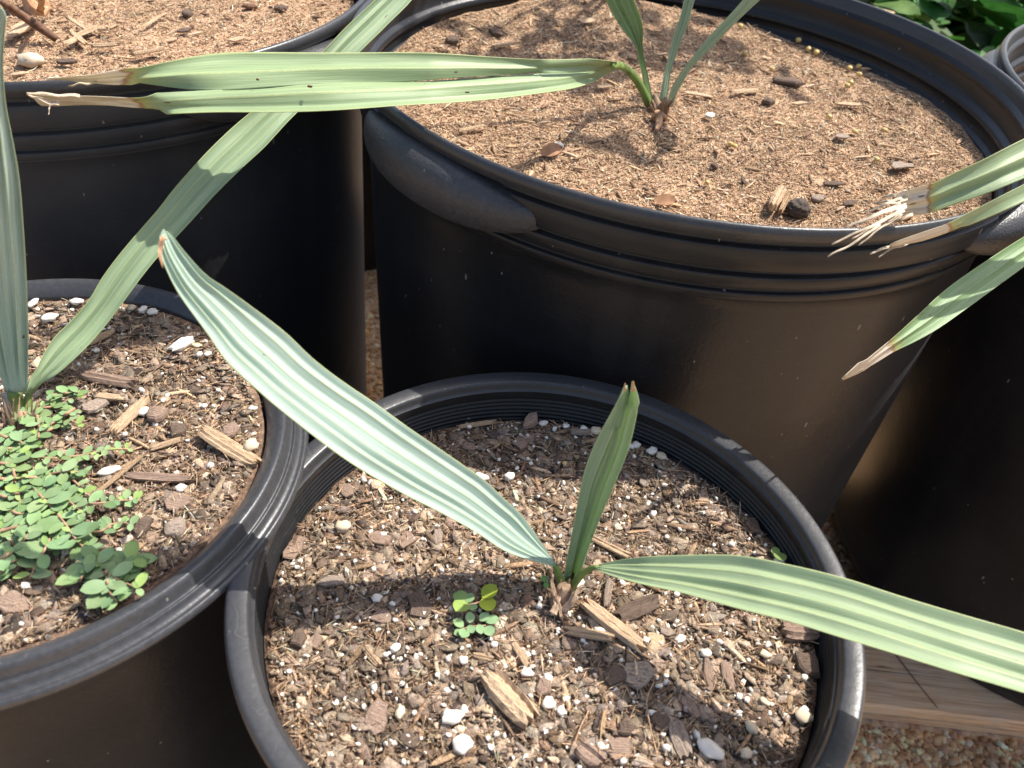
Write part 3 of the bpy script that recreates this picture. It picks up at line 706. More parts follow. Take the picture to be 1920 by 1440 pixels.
for (u, v, w, h, a, lab, mt) in [
    (867, 1405, 36, 31, 20, 'big white rounded stone at the bottom middle of the front pot', M_PERL),
    (847, 1353, 40, 24, -10, 'white lumpy stone above the big rounded one', M_PERL),
    (1327, 1413, 50, 27, 42, 'long white pebble near the lower right rim', M_PERL),
    (1394, 1422, 21, 18, 0, 'round cream pebble right of the long white pebble', M_CREAM),
    (1405, 1372, 26, 17, 60, 'cream bean-shaped pebble in the sun at the right', M_CREAM),
    (1429, 1323, 23, 11, 35, 'small cream oval pebble above the bean-shaped one', M_CREAM),
    (1520, 1358, 30, 23, 30, 'smooth cream pebble in the shade at the right wall', M_CREAM),
    (1503, 1340, 15, 18, 60, 'small whitish pebble beside the smooth cream pebble', M_PERL),
    (1481, 1053, 19, 18, 20, 'white round pebble against the upper right wall', M_PERL),
    (1540, 1201, 19, 13, 10, 'white oval pebble at the right wall below the leaf', M_PERL),
    (1027, 1328, 24, 20, 10, 'white chalky granule right of the grooved wood chunk', M_PERL),
    (1050, 1341, 20, 15, 60, 'white double granule next to the chalky granule', M_PERL),
    (750, 1343, 16, 24, 10, 'orange-tan bean-shaped pebble at the lower left', M_CREAM),
    (987, 1270, 24, 14, 10, 'white granule above the grooved wood chunk', M_PERL),
    (867, 1247, 18, 16, 0, 'white granule left of the slender splinter', M_PERL),
    (740, 1223, 20, 15, -30, 'white flattened granule in the left sunny part', M_PERL),
    (707, 1130, 20, 15, 0, 'white granule inside the shadow band', M_PERL),
    (643, 997, 24, 26, 90, 'greyish white speckled pebble near the left wall', M_CREAM),
    (1124, 1189, 24, 12, 20, 'row of white perlite lodged between the tan chips', M_PERL),
    (1208, 1208, 14, 12, 20, 'white granule at the end of the long tan chip', M_PERL),
    (1272, 1207, 21, 13, -30, 'white oval pebble right of the small tan plank', M_PERL),
    (1319, 1232, 20, 15, 10, 'bright white pebble above the vertical flake', M_PERL),
    (1431, 1235, 20, 13, 20, 'yellow-cream pebble near the right wall', M_CREAM),
    (1084, 1102, 18, 22, 20, 'white lump behind the seedling base', M_PERL),
    (953, 902, 20, 17, -20, 'bright white granule beside the big leaf edge', M_PERL),
    (900, 904, 30, 17, 10, 'white perlite cluster under the edge of the big leaf', M_PERL),
    (1057, 877, 9, 9, 0, 'tiny orange pellet in the middle back', M_PRILL),
    (1237, 832, 22, 15, -20, 'white granule near the back wall right of the short leaf', M_PERL),
    (1258, 841, 20, 14, 30, 'cream granule close to the back right wall', M_CREAM),
    (1192, 843, 14, 13, 0, 'white granule directly right of the short leaf', M_PERL),
    (1121, 795, 24, 17, 0, 'cream stone in the back shade left of the short leaf', M_CREAM),
    (1018, 752, 12, 16, 60, 'white crumb perched at the top of the back wall soil', M_PERL),
    (1064, 772, 13, 11, 0, 'white crumb at the back wall right of the knob', M_PERL),
    (1100, 779, 14, 12, 0, 'pale crumb at the back wall left of the short leaf', M_PERL),
    (864, 771, 12, 11, 0, 'white crumb at the back wall near the big leaf', M_PERL)]:
    stone(SOIL_C, u, v, w, h, a, lab, mt)
S = SOIL_A
chunk(S, 247, 790, 72, 18, -44, 'wood', M_TAN, 'orange-tan stick above the spurge in the lower left pot', 'wood_chip', th=11, lift=.002)
chunk(S, 213, 757, 56, 14, 4, 'flake', M_TAN, 'pale flat wood flake with a dark underside near the spurge tip', 'wood_chip', th=9, lift=.003)
chunk(S, 180, 773, 36, 33, 20, 'flake', M_GREYW, 'round-cornered grey bark flake next to the spurge tip', 'bark_piece', 'bark', th=12, lift=.002)
chunk(S, 297, 791, 42, 36, 10, 'block', M_BARKM, 'rough grey-brown bark lump right of the orange-tan stick', 'bark_piece', 'bark', th=22, lift=.002)
chunk(S, 337, 814, 40, 28, 10, 'block', M_BARKD, 'dark bark lump between the rough lump and the knot', 'bark_piece', 'bark', th=18)
chunk(S, 437, 818, 34, 31, 0, 'block', M_BARKM, 'round ringed knot of bark near the right rim of the lower left pot', 'bark_piece', 'bark', th=20, lift=.002)
chunk(S, 432, 853, 112, 22, 30, 'wood', M_TAN, 'long flat plank splinter reaching toward the right rim', 'wood_chip', th=11, lift=.003)
chunk(S, 330, 1000, 52, 38, 0, 'block', M_GREYW, 'grey oval bark stone right of the spurge', 'bark_piece', 'bark', th=20)
chunk(S, 268, 1000, 34, 36, 10, 'block', M_BARKD, 'dark hairy bark cube at the spurge edge', 'bark_piece', 'bark', th=22)
chunk(S, 30, 1140, 48, 40, 20, 'flake', M_BARKM, 'reddish bark flake under the front edge of the spurge', 'bark_piece', 'bark', th=14)
chunk(S, 333, 950, 50, 32, 10, 'flake', M_BARKM, 'smooth mauve flake above the grey oval stone', 'bark_piece', 'bark', th=11)
chunk(S, 300, 905, 110, 13, 3, 'wood', M_BARKM, 'long thin brown stick right of the spurge', 'wood_chip', th=9, lift=.001)
chunk(S, 228, 902, 84, 6, -38, 'wood', M_TAN, 'very thin tan straw slanting over the soil by the spurge', 'wood_chip', th=5, lift=.003)
chunk(S, 315, 843, 50, 9, -16, 'wood', M_TAN, 'small tan twig left of the plank splinter', 'wood_chip', th=6, lift=.002)
chunk(S, 205, 720, 90, 18, 12, 'wood', M_BARKM, 'dark splinter lying in the leaf shadow', 'wood_chip', th=10)
chunk(S, 190, 643, 40, 10, -25, 'wood', M_TAN, 'little orange-tan splinter behind the long green leaf', 'wood_chip', th=7, lift=.001)
for (u, v, w, h, a, lab, mt) in [
    (483, 846, 26, 24, 0, 'cream-white pebble against the right inner wall of the lower left pot', M_CREAM),
    (207, 893, 38, 17, -10, 'long white perlite lump at the edge of the spurge', M_PERL),
    (342, 925, 19, 15, 0, 'white pebble above the mauve flake', M_PERL),
    (157, 548, 23, 14, 10, 'white granule at the back rim right of the upright leaf', M_PERL),
    (67, 561, 13, 22, 5, 'tall white granule behind the upright leaf', M_PERL),
    (96, 606, 20, 22, 30, 'ragged white perlite clump in front of the back granules', M_PERL),
    (287, 569, 13, 16, 20, 'white granule by the back rim behind the big leaf tip', M_PERL),
    (315, 566, 18, 13, 0, 'white oval granule nearest the big leaf tip', M_PERL),
    (275, 553, 14, 13, 0, 'pale tan granule at the back rim', M_CREAM),
    (343, 657, 48, 20, -28, 'mouldy grey-white lump at the end of the leaf shadow', M_PERL),
    (190, 627, 18, 9, 0, 'flat white granule behind the long green leaf', M_PERL),
    (155, 653, 14, 17, 10, 'white granule next to the long green leaf', M_PERL),
    (272, 783, 16, 18, 30, 'white granule touching the rough grey-brown lump', M_PERL),
    (391, 673, 13, 11, 0, 'white granule near the pale leaf edge', M_PERL),
    (52, 1108, 17, 13, 0, 'white granule below the spurge front', M_PERL),
    (500, 768, 16, 9, 0, 'white sliver near the leaf and the right rim', M_PERL)]:
    stone(SOIL_A, u, v, w, h, a, lab, mt)
S = SOIL_B
def seed_pod():
    import bmesh
    bm = bmesh.new(); bmesh.ops.create_icosphere(bm, subdivisions=4, radius=.5)
    for v in bm.verts:
        c = v.co.normalized(); a = math.atan2(c.y, c.x)
        w = .035 * math.sin(9 * a + 5 * math.sin(6 * c.z)) + .03 * math.sin(14 * c.z + 3 * c.x) + .025 * math.sin(23 * c.x + 11 * c.y) * math.cos(19 * c.z)
        v.co = c * (.5 + w); v.co.z *= .9
    me = bpy.data.meshes.new('seed_pod'); bm.to_mesh(me); bm.free()
    me.polygons.foreach_set('use_smooth', [True] * len(me.polygons))
    p = SOIL_B.p(1492, 404); k = pxm(p); o = link('seed_pod', me, plain('wrinkled_pod', (.11, .085, .07), .6, 300, .75, .8, .001)); o.scale = (42 * k, 40 * k, 40 * k); o.location = p + Vector((0, 0, 12 * k))
    tag(o, 'wrinkled dark round seed pod at the front edge of the big middle pot', 'seed pod')
seed_pod()
chunk(S, 1451, 388, 40, 17, -62, 'wood', M_TAN, 'upright ridged tan wood piece left of the round seed pod', 'wood_chip', th=14, lift=.004)
chunk(S, 1466, 396, 34, 9, -62, 'wood', M_TAN, 'narrow slat of wood squeezed beside the round seed pod', 'wood_chip', th=10, lift=.003)
chunk(S, 1684, 322, 50, 14, -6, 'flake', M_GREYW, 'flat oval grey bark piece near the right wall of the big middle pot', 'bark_piece', 'bark', th=6, lift=.003)
chunk(S, 1530, 378, 36, 10, -4, 'block', M_GREYW, 'lumpy grey bark strip right of the seed pod', 'bark_piece', 'bark', th=9)
chunk(S, 1590, 387, 36, 9, -8, 'flake', M_BARKD, 'dark flake between seed pod and frayed leaf tip', 'bark_piece', 'bark', th=6)
chunk(S, 1560, 350, 42, 8, 4, 'flake', M_BARKD, 'thin dark bark strip in front of the grey oval piece', 'bark_piece', 'bark', th=5)
chunk(S, 1470, 160, 64, 18, 6, 'block', M_BARKD, 'black mossy clump right of the middle seedling', 'bark_piece', 'bark', th=13)
chunk(S, 1438, 198, 24, 15, 0, 'block', M_BARKD, 'small black lump below the mossy clump', 'bark_piece', 'bark', th=13)
chunk(S, 1338, 320, 14, 12, 0, 'block', M_BARKD, 'tiny black crumb in the sunny front mulch', 'bark_piece', 'bark', th=12)
chunk(S, 1391, 343, 18, 8, 60, 'flake', M_BARKD, 'small black seed-like flake left of the pod', 'bark_piece', 'bark', th=6)
chunk(S, 1305, 186, 60, 9, 8, 'flake', M_TAN, 'flat tan strip of bark beside the middle seedling', 'wood_chip', th=4, lift=.002)
chunk(S, 1395, 180, 60, 7, -6, 'wood', M_TAN, 'second tan strip farther right of the middle seedling', 'wood_chip', th=4, lift=.002)
chunk(S, 1590, 205, 44, 10, 6, 'flake', M_TAN, 'pale forked wood flake at the right side of the mulch', 'wood_chip', th=5, lift=.002)
chunk(S, 1497, 202, 40, 8, -4, 'flake', M_TAN, 'dull tan flake left of the pale forked one', 'wood_chip', th=4, lift=.002)
chunk(S, 1576, 265, 30, 11, 2, 'flake', M_GREYW, 'whitish grey flat flake in the bright mulch', 'wood_chip', th=5, lift=.002)
chunk(S, 1300, 395, 1, 1, 0, 'flake', M_TAN, 'x', 'wood_chip') if False else None
chunk(S, 850, 82, 24, 17, 30, 'block', M_BARKD, 'dark bark lump left at the back of the middle pot', 'bark_piece', 'bark', th=12)
chunk(S, 930, 68, 26, 10, 30, 'flake', M_BARKD, 'grey-black flake right of the back bark lump', 'bark_piece', 'bark', th=8)
chunk(S, 945, 93, 46, 7, -6, 'wood', M_TAN, 'long pale splinter above the horizontal leaf', 'wood_chip', th=4, lift=.002)
chunk(S, 1100, 48, 34, 8, -10, 'wood', M_TAN, 'tan splinter left of the spotted leaf', 'wood_chip', th=4, lift=.002)
chunk(S, 885, 250, 50, 5, -12, 'wood', M_TAN, 'thin pale stick near the left front rim', 'wood_chip', th=4, lift=.002)
chunk(S, 1130, 172, 28, 6, -6, 'wood', M_TAN, 'small orange stick below the leaf stalk', 'wood_chip', th=4, lift=.002)
stone(S, 1047, 283, 20, 14, 30, 'white snail-like shell fragment on the front mulch', M_PERL, 'shell', 'shell', .5)
stone(S, 1327, 226, 20, 15, -30, 'white fluffy crumb right of the middle seedling', M_PERL, 'pebble', 'pebble', .5)
for i, (u, v) in enumerate([(1592, 163), (1608, 148), (1528, 107), (1552, 228), (1367, 279), (1323, 352), (1607, 133), (1513, 100), (1445, 138), (1394, 108), (1386, 57), (1495, 84), (1590, 136), (1585, 169), (1640, 308), (1375, 283), (1600, 256), (1655, 253)]):
    stone(S, u, v, 9, 9, 0, 'small round yellow fertilizer pellet on the mulch of the big middle pot', M_PRILL, 'fertilizer_pellet', 'pellet', .9, 'yellow pellets in the big middle pot')
S = SOIL_D
chunk(S, 45, 68, 70, 20, -42, 'flake', M_TAN, 'broad pale husk flake at the far left of the upper left pot', 'wood_chip', th=7, lift=.004)
stone(S, 62, 126, 38, 26, 5, 'pale pinkish lump of stone at the front rim of the upper left pot', M_CREAM, 'pebble', 'pebble', .8)
chunk(S, 130, 127, 34, 10, 4, 'flake', M_BARKD, 'dark grey flake right of the pale pinkish stone', 'bark_piece', 'bark', th=7, lift=.002)
chunk(S, 348, 67, 26, 8, -8, 'flake', M_BARKD, 'dark sliver in the middle of the upper left pot', 'bark_piece', 'bark', th=6, lift=.002)
chunk(S, 352, 33, 14, 20, 70, 'block', M_BARKD, 'dark upright crumb in the upper left pot', 'bark_piece', 'bark', th=11)
chunk(S, 470, 20, 24, 13, 10, 'block', M_TWIG, 'brown clod toward the back of the upper left pot', 'bark_piece', 'bark', th=10)
chunk(S, 524, 23, 26, 12, 0, 'block', M_BARKD, 'black lump right of the brown clod', 'bark_piece', 'bark', th=11)
chunk(S, 445, 84, 34, 9, -8, 'flake', M_TAN, 'orange-tan flake at the inner rim of the upper left pot', 'wood_chip', th=5, lift=.002)
chunk(S, 290, 50, 50, 4, -35, 'wood', M_TAN, 'thin pale straw crossing the mulch', 'wood_chip', th=3, lift=.003)
for i, (u, v, l, a) in enumerate([(150, 62, 44, 30), (165, 75, 40, -20), (185, 68, 34, 10), (150, 85, 38, 40), (140, 92, 30, -30), (200, 100, 40, -4), (280, 112, 50, -8)]):
    chunk(S, u, v, l, 7, a, 'wood', M_TAN, 'curled straw-coloured husk strip beside the old stump of the upper left pot', 'husk_strip', 'husk', th=5, lift=.004)['group'] = 'husk strips in the upper left pot'

# ------------------------------------------------------------------ palm leaves
def resample(P, n):
    P = [np.array(p, float) for p in P]
    # Catmull-Rom through the points, then even arc length
    Q = [2 * P[0] - P[1]] + P + [2 * P[-1] - P[-2]]; out = []
    for i in range(1, len(Q) - 2):
        for t in np.linspace(0, 1, 12, endpoint=False):
            a, b, c, d = Q[i - 1], Q[i], Q[i + 1], Q[i + 2]
            out.append(.5 * ((2 * b) + (-a + c) * t + (2 * a - 5 * b + 4 * c - d) * t * t + (-a + 3 * b - 3 * c + d) * t ** 3))
    out.append(P[-1]); out = np.array(out)
    s = np.concatenate([[0], np.cumsum(np.linalg.norm(np.diff(out, axis=0), axis=1))]); s /= s[-1]
    t = np.linspace(0, 1, n); return np.stack([np.interp(t, s, out[:, k]) for k in range(out.shape[1])], 1)
def edge3(px, zs, n, mode='z', dz=0.0):
    p = resample(px, n); t = np.linspace(0, 1, n)
    q = np.interp(t, [a for a, _ in zs], [b for _, b in zs]) + dz
    return np.array([tuple(at(u, v, k)) if mode == 'z' else tuple(aty(u, v, k)) for (u, v), k in zip(p, q)])
def blade(name, EL, ER, mat, parent, folds=5, amp=.0012, cup=0.0, u0=0.0, u1=1.0, tap=(.1, .06), nx=None, dry=None):
    n = len(EL); m = nx or max(10, int(folds * 12 * (u1 - u0)) + 1)
    V = []; F = []; UV = []; DR = []
    ctr = (EL + ER) / 2; tan = np.gradient(ctr, axis=0); s = np.concatenate([[0], np.cumsum(np.linalg.norm(np.diff(ctr, axis=0), axis=1))])
    for i in range(n):
        w = ER[i] - EL[i]; nrm = np.cross(tan[i], w); L = np.linalg.norm(nrm); nrm = nrm / L if L > 1e-9 else np.array([0, 0, 1.])
        if nrm[2] < 0: nrm = -nrm
        wl = np.linalg.norm(w); t = i / (n - 1)
        k = min(1, t / max(tap[0], 1e-6)) * min(1, (1 - t) / max(tap[1], 1e-6)); k = max(k, .12)
        a = min(amp * k, wl * .16)
        for j in range(m):
            x = j / (m - 1); u = u0 + (u1 - u0) * x; u = u + .030 * math.sin(7.3 * u + 2.0 * folds) * math.sin(math.pi * u) + .004 * math.sin(2.5 * u + 22 * s[i]) * math.sin(math.pi * u)
            d = a * (.62 + .38 * math.sin(11 * u + folds)) * (2 / math.pi) * math.asin(.985 * math.cos(2 * math.pi * folds * u)) * (1 + .25 * math.sin(9 * u + 40 * s[i])) + cup * wl * ((2 * x - 1) ** 2 - .5) + .0006 * math.sin(35 * s[i] + 4 * u)
            V.append(EL[i] + w * x + nrm * d); UV.append((u, s[i])); DR.append(0.0 if dry is None else min(1, max(0, (t - dry[0]) / (dry[1] - dry[0]))))
    for i in range(n - 1):
        for j in range(m - 1): F.append((i * m + j, i * m + j + 1, (i + 1) * m + j + 1, (i + 1) * m + j))
    me = mesh(name, V, F, True)
    uvl = me.uv_layers.new(name='UVMap')
    idx = np.empty(len(me.loops), np.int32); me.loops.foreach_get('vertex_index', idx)
    uvl.data.foreach_set('uv', np.array(UV, np.float32)[idx].ravel())
    da = me.attributes.new('dry', 'FLOAT', 'POINT'); da.data.foreach_set('value', np.array(DR, np.float32))
    o = link(name, me, mat, parent)
    so = o.modifiers.new('thickness', 'SOLIDIFY'); so.thickness = .00035; so.offset = 0
    return o
def tube(name, pts, rad, mat, parent, seg=10, flat=1.0):
    P = resample(pts, max(8, len(pts) * 5)); n = len(P); R = np.interp(np.linspace(0, 1, n), np.linspace(0, 1, len(rad)), rad)
    V = []; F = []; T = np.gradient(P, axis=0)
    for i in range(n):
        t = T[i] / np.linalg.norm(T[i]); a = np.cross(t, [0.3, -0.8, 0.52]); a /= np.linalg.norm(a); b = np.cross(t, a)
        for k in range(seg):
            c, s = math.cos(2 * math.pi * k / seg), math.sin(2 * math.pi * k / seg)
            V.append(P[i] + R[i] * (a * c + b * s * flat))
    for i in range(n - 1):
        for k in range(seg):
            j = (k + 1) % seg; F.append((i * seg + k, i * seg + j, (i + 1) * seg + j, (i + 1) * seg + k))
    F.append(tuple(range(seg - 1, -1, -1))); F.append(tuple((n - 1) * seg + k for k in range(seg)))
    return link(name, mesh(name, V, F, True), mat, parent)
def strip(name, px, zs, w0, w1, mat, parent, n=14, mode='z', curl=0.0):
    """narrow dry strip following picture points, tapering from w0 to w1 (px)"""
    p = resample(px, n); L = []; R = []
    for i in range(n):
        a = p[max(0, i - 1)]; b = p[min(n - 1, i + 1)]; d = b - a; d /= np.linalg.norm(d); q = np.array([-d[1], d[0]])
        w = (w0 + (w1 - w0) * i / (n - 1)) / 2 * (1 + .12 * math.sin(i * 2.1)); L.append(p[i] + q * w); R.append(p[i] - q * w)
    z = np.interp(np.linspace(0, 1, n), [a for a, _ in zs], [b for _, b in zs]); f = at if mode == 'z' else aty
    EL = np.array([tuple(f(*a, k + curl)) for a, k in zip(L, z)]); ER = np.array([tuple(f(*a, k - curl)) for a, k in zip(R, z)])
    return EL, ER
def multi_blade(name, strips, mat, parent, folds=2, amp=.0006):
    V = []; F = []; UV = []
    for q, (EL, ER) in enumerate(strips):
        n = len(EL); m = 7; base = len(V)
        for i in range(n):
            w = ER[i] - EL[i]
            for j in range(m):
                x = j / (m - 1); V.append(EL[i] + w * x + np.array([0, 0, amp * math.cos(6.28 * folds * x + q) + .0006 * math.sin(i * .9 + q)])); UV.append((x, i * .01))
        for i in range(n - 1):
            for j in range(m - 1): F.append((base + i * m + j, base + i * m + j + 1, base + (i + 1) * m + j + 1, base + (i + 1) * m + j))
    me = mesh(name, V, F, True); o = link(name, me, mat, parent)
    so = o.modifiers.new('thickness', 'SOLIDIFY'); so.thickness = .0003; so.offset = 0
    return o
N = 70
# --- seedling in the front centre pot
bC = SOIL_C.p(1056, 1118)
PC = empty('palm_seedling', bC, 'palm seedling with three spread bluish leaves growing in the front centre pot', 'palm')
# big pale leaf reaching up and left
Lpx = [(1040, 1063), (985, 1049), (940, 1033), (890, 1000), (823, 962), (740, 919), (640, 860), (533, 780), (467, 723), (420, 677), (387, 627), (340, 560), (318, 520), (302, 480), (298, 452), (304, 432)]
Rpx = [(1043, 1056), (1010, 1012), (975, 965), (945, 938), (905, 902), (873, 880), (767, 807), (700, 757), (640, 716), (583, 673), (533, 627), (467, 577), (417, 541), (383, 517), (348, 478), (322, 442), (306, 430)]
zl = [(0, .392), (.1, .415), (.25, .455), (.4, .49), (.55, .522), (.7, .556), (.82, .582), (.92, .602), (1, .612)]
lf = blade('leaf', edge3(Lpx, zl, N), edge3(Rpx, zl, N), M_LPALE, PC, 5, .0019, cup=.06); tag(lf, 'broad pale bluish leaf reaching up to the left')
EL, ER = strip('dry_tip', [(310, 445), (303, 455), (300, 478), (306, 500)], [(0, .6135), (1, .603)], 10, 3, M_DRY, None)
multi_blade('dry_tip', [(EL, ER)], M_ROOT, lf)
# short upright leaf, two tips
la = [(1056, 1095), (1060, 1050), (1073, 985), (1090, 905), (1108, 850), (1133, 797), (1158, 752), (1171, 722)]
lm = [(1070, 1095), (1085, 1040), (1103, 980), (1126, 905), (1150, 845), (1168, 790), (1176, 752), (1174, 722)]
lm2 = [(1067, 1095), (1081, 1040), (1099, 980), (1122, 905), (1146, 845), (1164, 790), (1176, 752), (1183, 716)]
lb = [(1083, 1092), (1102, 1035), (1125, 978), (1153, 915), (1180, 850), (1194, 795), (1197, 752), (1189, 716)]
Y = [(0, .385), (1, .405)]
lf = blade('leaf', edge3(la, Y, 50, 'y', -.004), edge3(lm, Y, 50, 'y', .006), M_LMID, PC, 4, .0018, u0=0, u1=.5, tap=(.1, .2)); tag(lf, 'short upright dark green leaf with two tips')
o2 = blade('leaf_half', edge3(lm2, Y, 50, 'y', .0062), edge3(lb, Y, 50, 'y', -.004), M_LMID, lf, 4, .0018, u0=.5, u1=1, tap=(.1, .2))
o2.location = (0, 0, 0)
EL, ER = strip('dry_tip', [(1172, 733), (1171, 726), (1172, 718)], [(0, .4), (1, .4)], 5, 1, M_ROOT, None, mode='y'); EL2, ER2 = strip('t', [(1187, 734), (1187, 724), (1186, 714)], [(0, .4), (1, .4)], 8, 2, M_ROOT, None, mode='y')
multi_blade('dry_tip', [(EL, ER)], M_ROOT, lf); multi_blade('dry_tip', [(EL2, ER2)], M_ROOT, lf)
# right leaf
Lp = [(1113, 1067), (1160, 1086), (1220, 1103), (1280, 1116), (1380, 1143), (1480, 1168), (1580, 1200), (1680, 1232), (1780, 1264), (1920, 1304), (2060, 1345), (2180, 1362), (2250, 1352)]
Rp = [(1115, 1060), (1160, 1051), (1220, 1046), (1280, 1045), (1380, 1048), (1480, 1067), (1580, 1090), (1680, 1120), (1780, 1150), (1920, 1193), (2060, 1240), (2180, 1295), (2250, 1348)]
zr = [(0, .414), (.08, .434), (.27, .460), (.4, .470), (.6, .482), (.8, .488), (1, .480)]
lf = blade('leaf', edge3(Lp, zr, N), edge3(Rp, zr, N), M_LYEL, PC, 4, .0024, cup=.06); tag(lf, 'long striped green leaf reaching out to the right over the rim')
lf.data.materials.clear(); lf.data.materials.append(leaf_mat('striped_green_leaf', (0.34, 0.42, 0.24), (0.50, 0.55, 0.24), (0.25, 0.34, 0.19), 4, .16))
def P3(u, v, z): return tuple(at(u, v, z))
tube('petiole', [P3(1058, 1112, .368), P3(1052, 1090, .380), P3(1041, 1060, .392)], [.0035, .003, .0022], M_PET, PC)
tube('petiole', [P3(1064, 1112, .368), P3(1080, 1090, .388), P3(1100, 1070, .405), P3(1120, 1063, .416)], [.0035, .0028, .0022, .0018], M_PET, PC)
tube('petiole', [P3(1062, 1118, .366), P3(1066, 1104, .374), tuple(aty(1069, 1090, .386))], [.0035, .0032, .0025], M_PET, PC)
tube('sheath', [P3(1054, 1142, .366), P3(1055, 1122, .380), P3(1058, 1098, .392)], [.0085, .0095, .0045], M_SHEATH, PC, 14, .8)
multi_blade('sheath_scale', [strip('s', [(1048, 1150), (1041, 1120), (1035, 1098), (1037, 1078)], [(0, 0.3800), (1, 0.3990)], 12, 2, 0, 0),
                      strip('s', [(1055, 1148), (1070, 1128), (1082, 1108), (1090, 1098)], [(0, 0.3820), (1, 0.3940)], 16, 4, 0, 0),
                      strip('s', [(1053, 1158), (1049, 1135), (1042, 1115)], [(0, 0.3800), (1, 0.3900)], 8, 2, 0, 0),
                      strip('s', [(1036, 1150), (1043, 1135), (1050, 1112)], [(0, 0.3830), (1, 0.3880)], 16, 6, 0, 0),
                      strip('s', [(1048, 1060), (1050, 1042), (1056, 1035)], [(0, 0.3860), (1, 0.3910)], 14, 3, 0, 0)], plain('pale_papery_sheath', (.46, .32, .21), .4, 180, .8, .5, .0006, (1, 1, .3), .1), PC)
def old_fibres(parent, s, u, v, n, hgt, spread, seed):
    r = random.Random(seed); st = []
    for k in range(n):
        a = r.uniform(-1, 1); du = spread * a; b0 = s.p(u + du * .5, v + r.uniform(-4, 8)).z
        st.append(strip('s', [(u + du * .5, v + r.uniform(2, 12)), (u + du * .8, v - hgt * .35), (u + du * r.uniform(.8, 1.6), v - hgt * r.uniform(.6, 1.1))], [(0, b0 + .002), (.5, b0 + .014), (1, b0 + r.uniform(.014, .03))], r.uniform(4, 9), 1.2, 0, 0))
    multi_blade('old_fibre', st, M_SHEATH, parent)
old_fibres(PC, SOIL_C, 1056, 1135, 9, 48, 24, 1)
# --- seedling in the lower left pot
bA = SOIL_A.p(30, 795)
PA = empty('palm_seedling', bA, 'palm seedling with two tall leaves rising out of the spurge in the lower left pot', 'palm')
YA = bA.y + .012
ya = [(0, YA), (1, YA + .03)]
Rm = [(50, 735), (52, 660), (52, 600), (49, 480), (38, 350), (24, 267), (11, 200), (6, 130), (9, 70), (12, 32), (4, 14)]
Lm = [(8, 735), (-14, 660), (-30, 600), (-48, 480), (-55, 350), (-52, 267), (-44, 200), (-34, 130), (-20, 70), (-8, 32), (0, 14)]
lf = blade('leaf', edge3(Lm, ya, N, 'y'), edge3(Rm, ya, N, 'y'), M_LBLUE, PA, 5, .0040, cup=-.1); tag(lf, 'upright bluish leaf at the left edge of the picture')
def m2z(px):
    a = np.array([bA.x, bA.y]); b = np.array([-.205, .725]); n_ = np.array([-(b - a)[1], (b - a)[0]]); out = []
    for (u, v) in px:
        r = ray(u, v); k = (a @ n_) / (r.x * n_[0] + r.y * n_[1]); out.append((r.x * k, r.y * k, CAM_H + r.z * k))
    return np.array(out)
L2 = [(52, 738), (67, 690), (97, 640), (133, 603), (167, 563), (193, 520), (224, 478), (256, 440), (295, 396), (335, 347), (400, 277), (467, 215), (540, 158), (600, 102), (640, 60), (690, 12), (740, -35), (800, -95)]
R2 = [(58, 740), (84, 716), (117, 693), (167, 647), (217, 587), (267, 520), (297, 483), (330, 447), (367, 407), (410, 360), (460, 313), (500, 277), (553, 217), (620, 155), (670, 102), (723, 50), (775, -8), (806, -92)]
cz = m2z([((a[0] + b[0]) / 2, (a[1] + b[1]) / 2) for a, b in zip(resample(L2, N), resample(R2, N))])
el = np.array([tuple(at(u, v, z)) for (u, v), z in zip(resample(L2, N), cz[:, 2] + .006)]); er = np.array([tuple(at(u, v, z)) for (u, v), z in zip(resample(R2, N), cz[:, 2] - .006)])
lf = blade('leaf', el, er, M_LGREEN, PA, 3, .0018, cup=.12); tag(lf, 'long green leaf slanting up to the right in front of the upper left pot')
lf.data.materials.clear(); lf.data.materials.append(leaf_mat('slanting_green_leaf', (0.33, 0.43, 0.26), (0.46, 0.52, 0.22), (0.24, 0.33, 0.19), 3, .2))
tube('petiole', [P3(52, 795, .402), P3(50, 765, .410), P3(54, 738, .417)], [.0045, .0035, .0022], M_PET, PA)
tube('petiole', [P3(28, 795, .402), P3(28, 768, .412), tuple(aty(28, 735, YA))], [.006, .006, .005], M_PET, PA, 12, .5)
tube('bulb', [P3(34, 812, .398), P3(34, 792, .408), P3(32, 772, .415)], [.0085, .0095, .005], M_SHEATH, PA, 14)
tube('old_leaf_base', [P3(24, 790, .402), P3(18, 765, .414), P3(12, 735, .424)], [.0045, .0042, .0035], plain('grey_old_leaf_base', (.36, .31, .26), .3, 200, .85, .8, .001), PA, 9, .7)
multi_blade('sheath_scale', [strip('s', [(30, 800), (34, 770), (28, 742)], [(0, .402), (1, .416)], 14, 3, 0, 0), strip('s', [(50, 800), (48, 778), (44, 755)], [(0, .402), (1, .41)], 14, 3, 0, 0)], M_SHEATH, PA)
old_fibres(PA, SOIL_A, 34, 808, 12, 62, 34, 2)
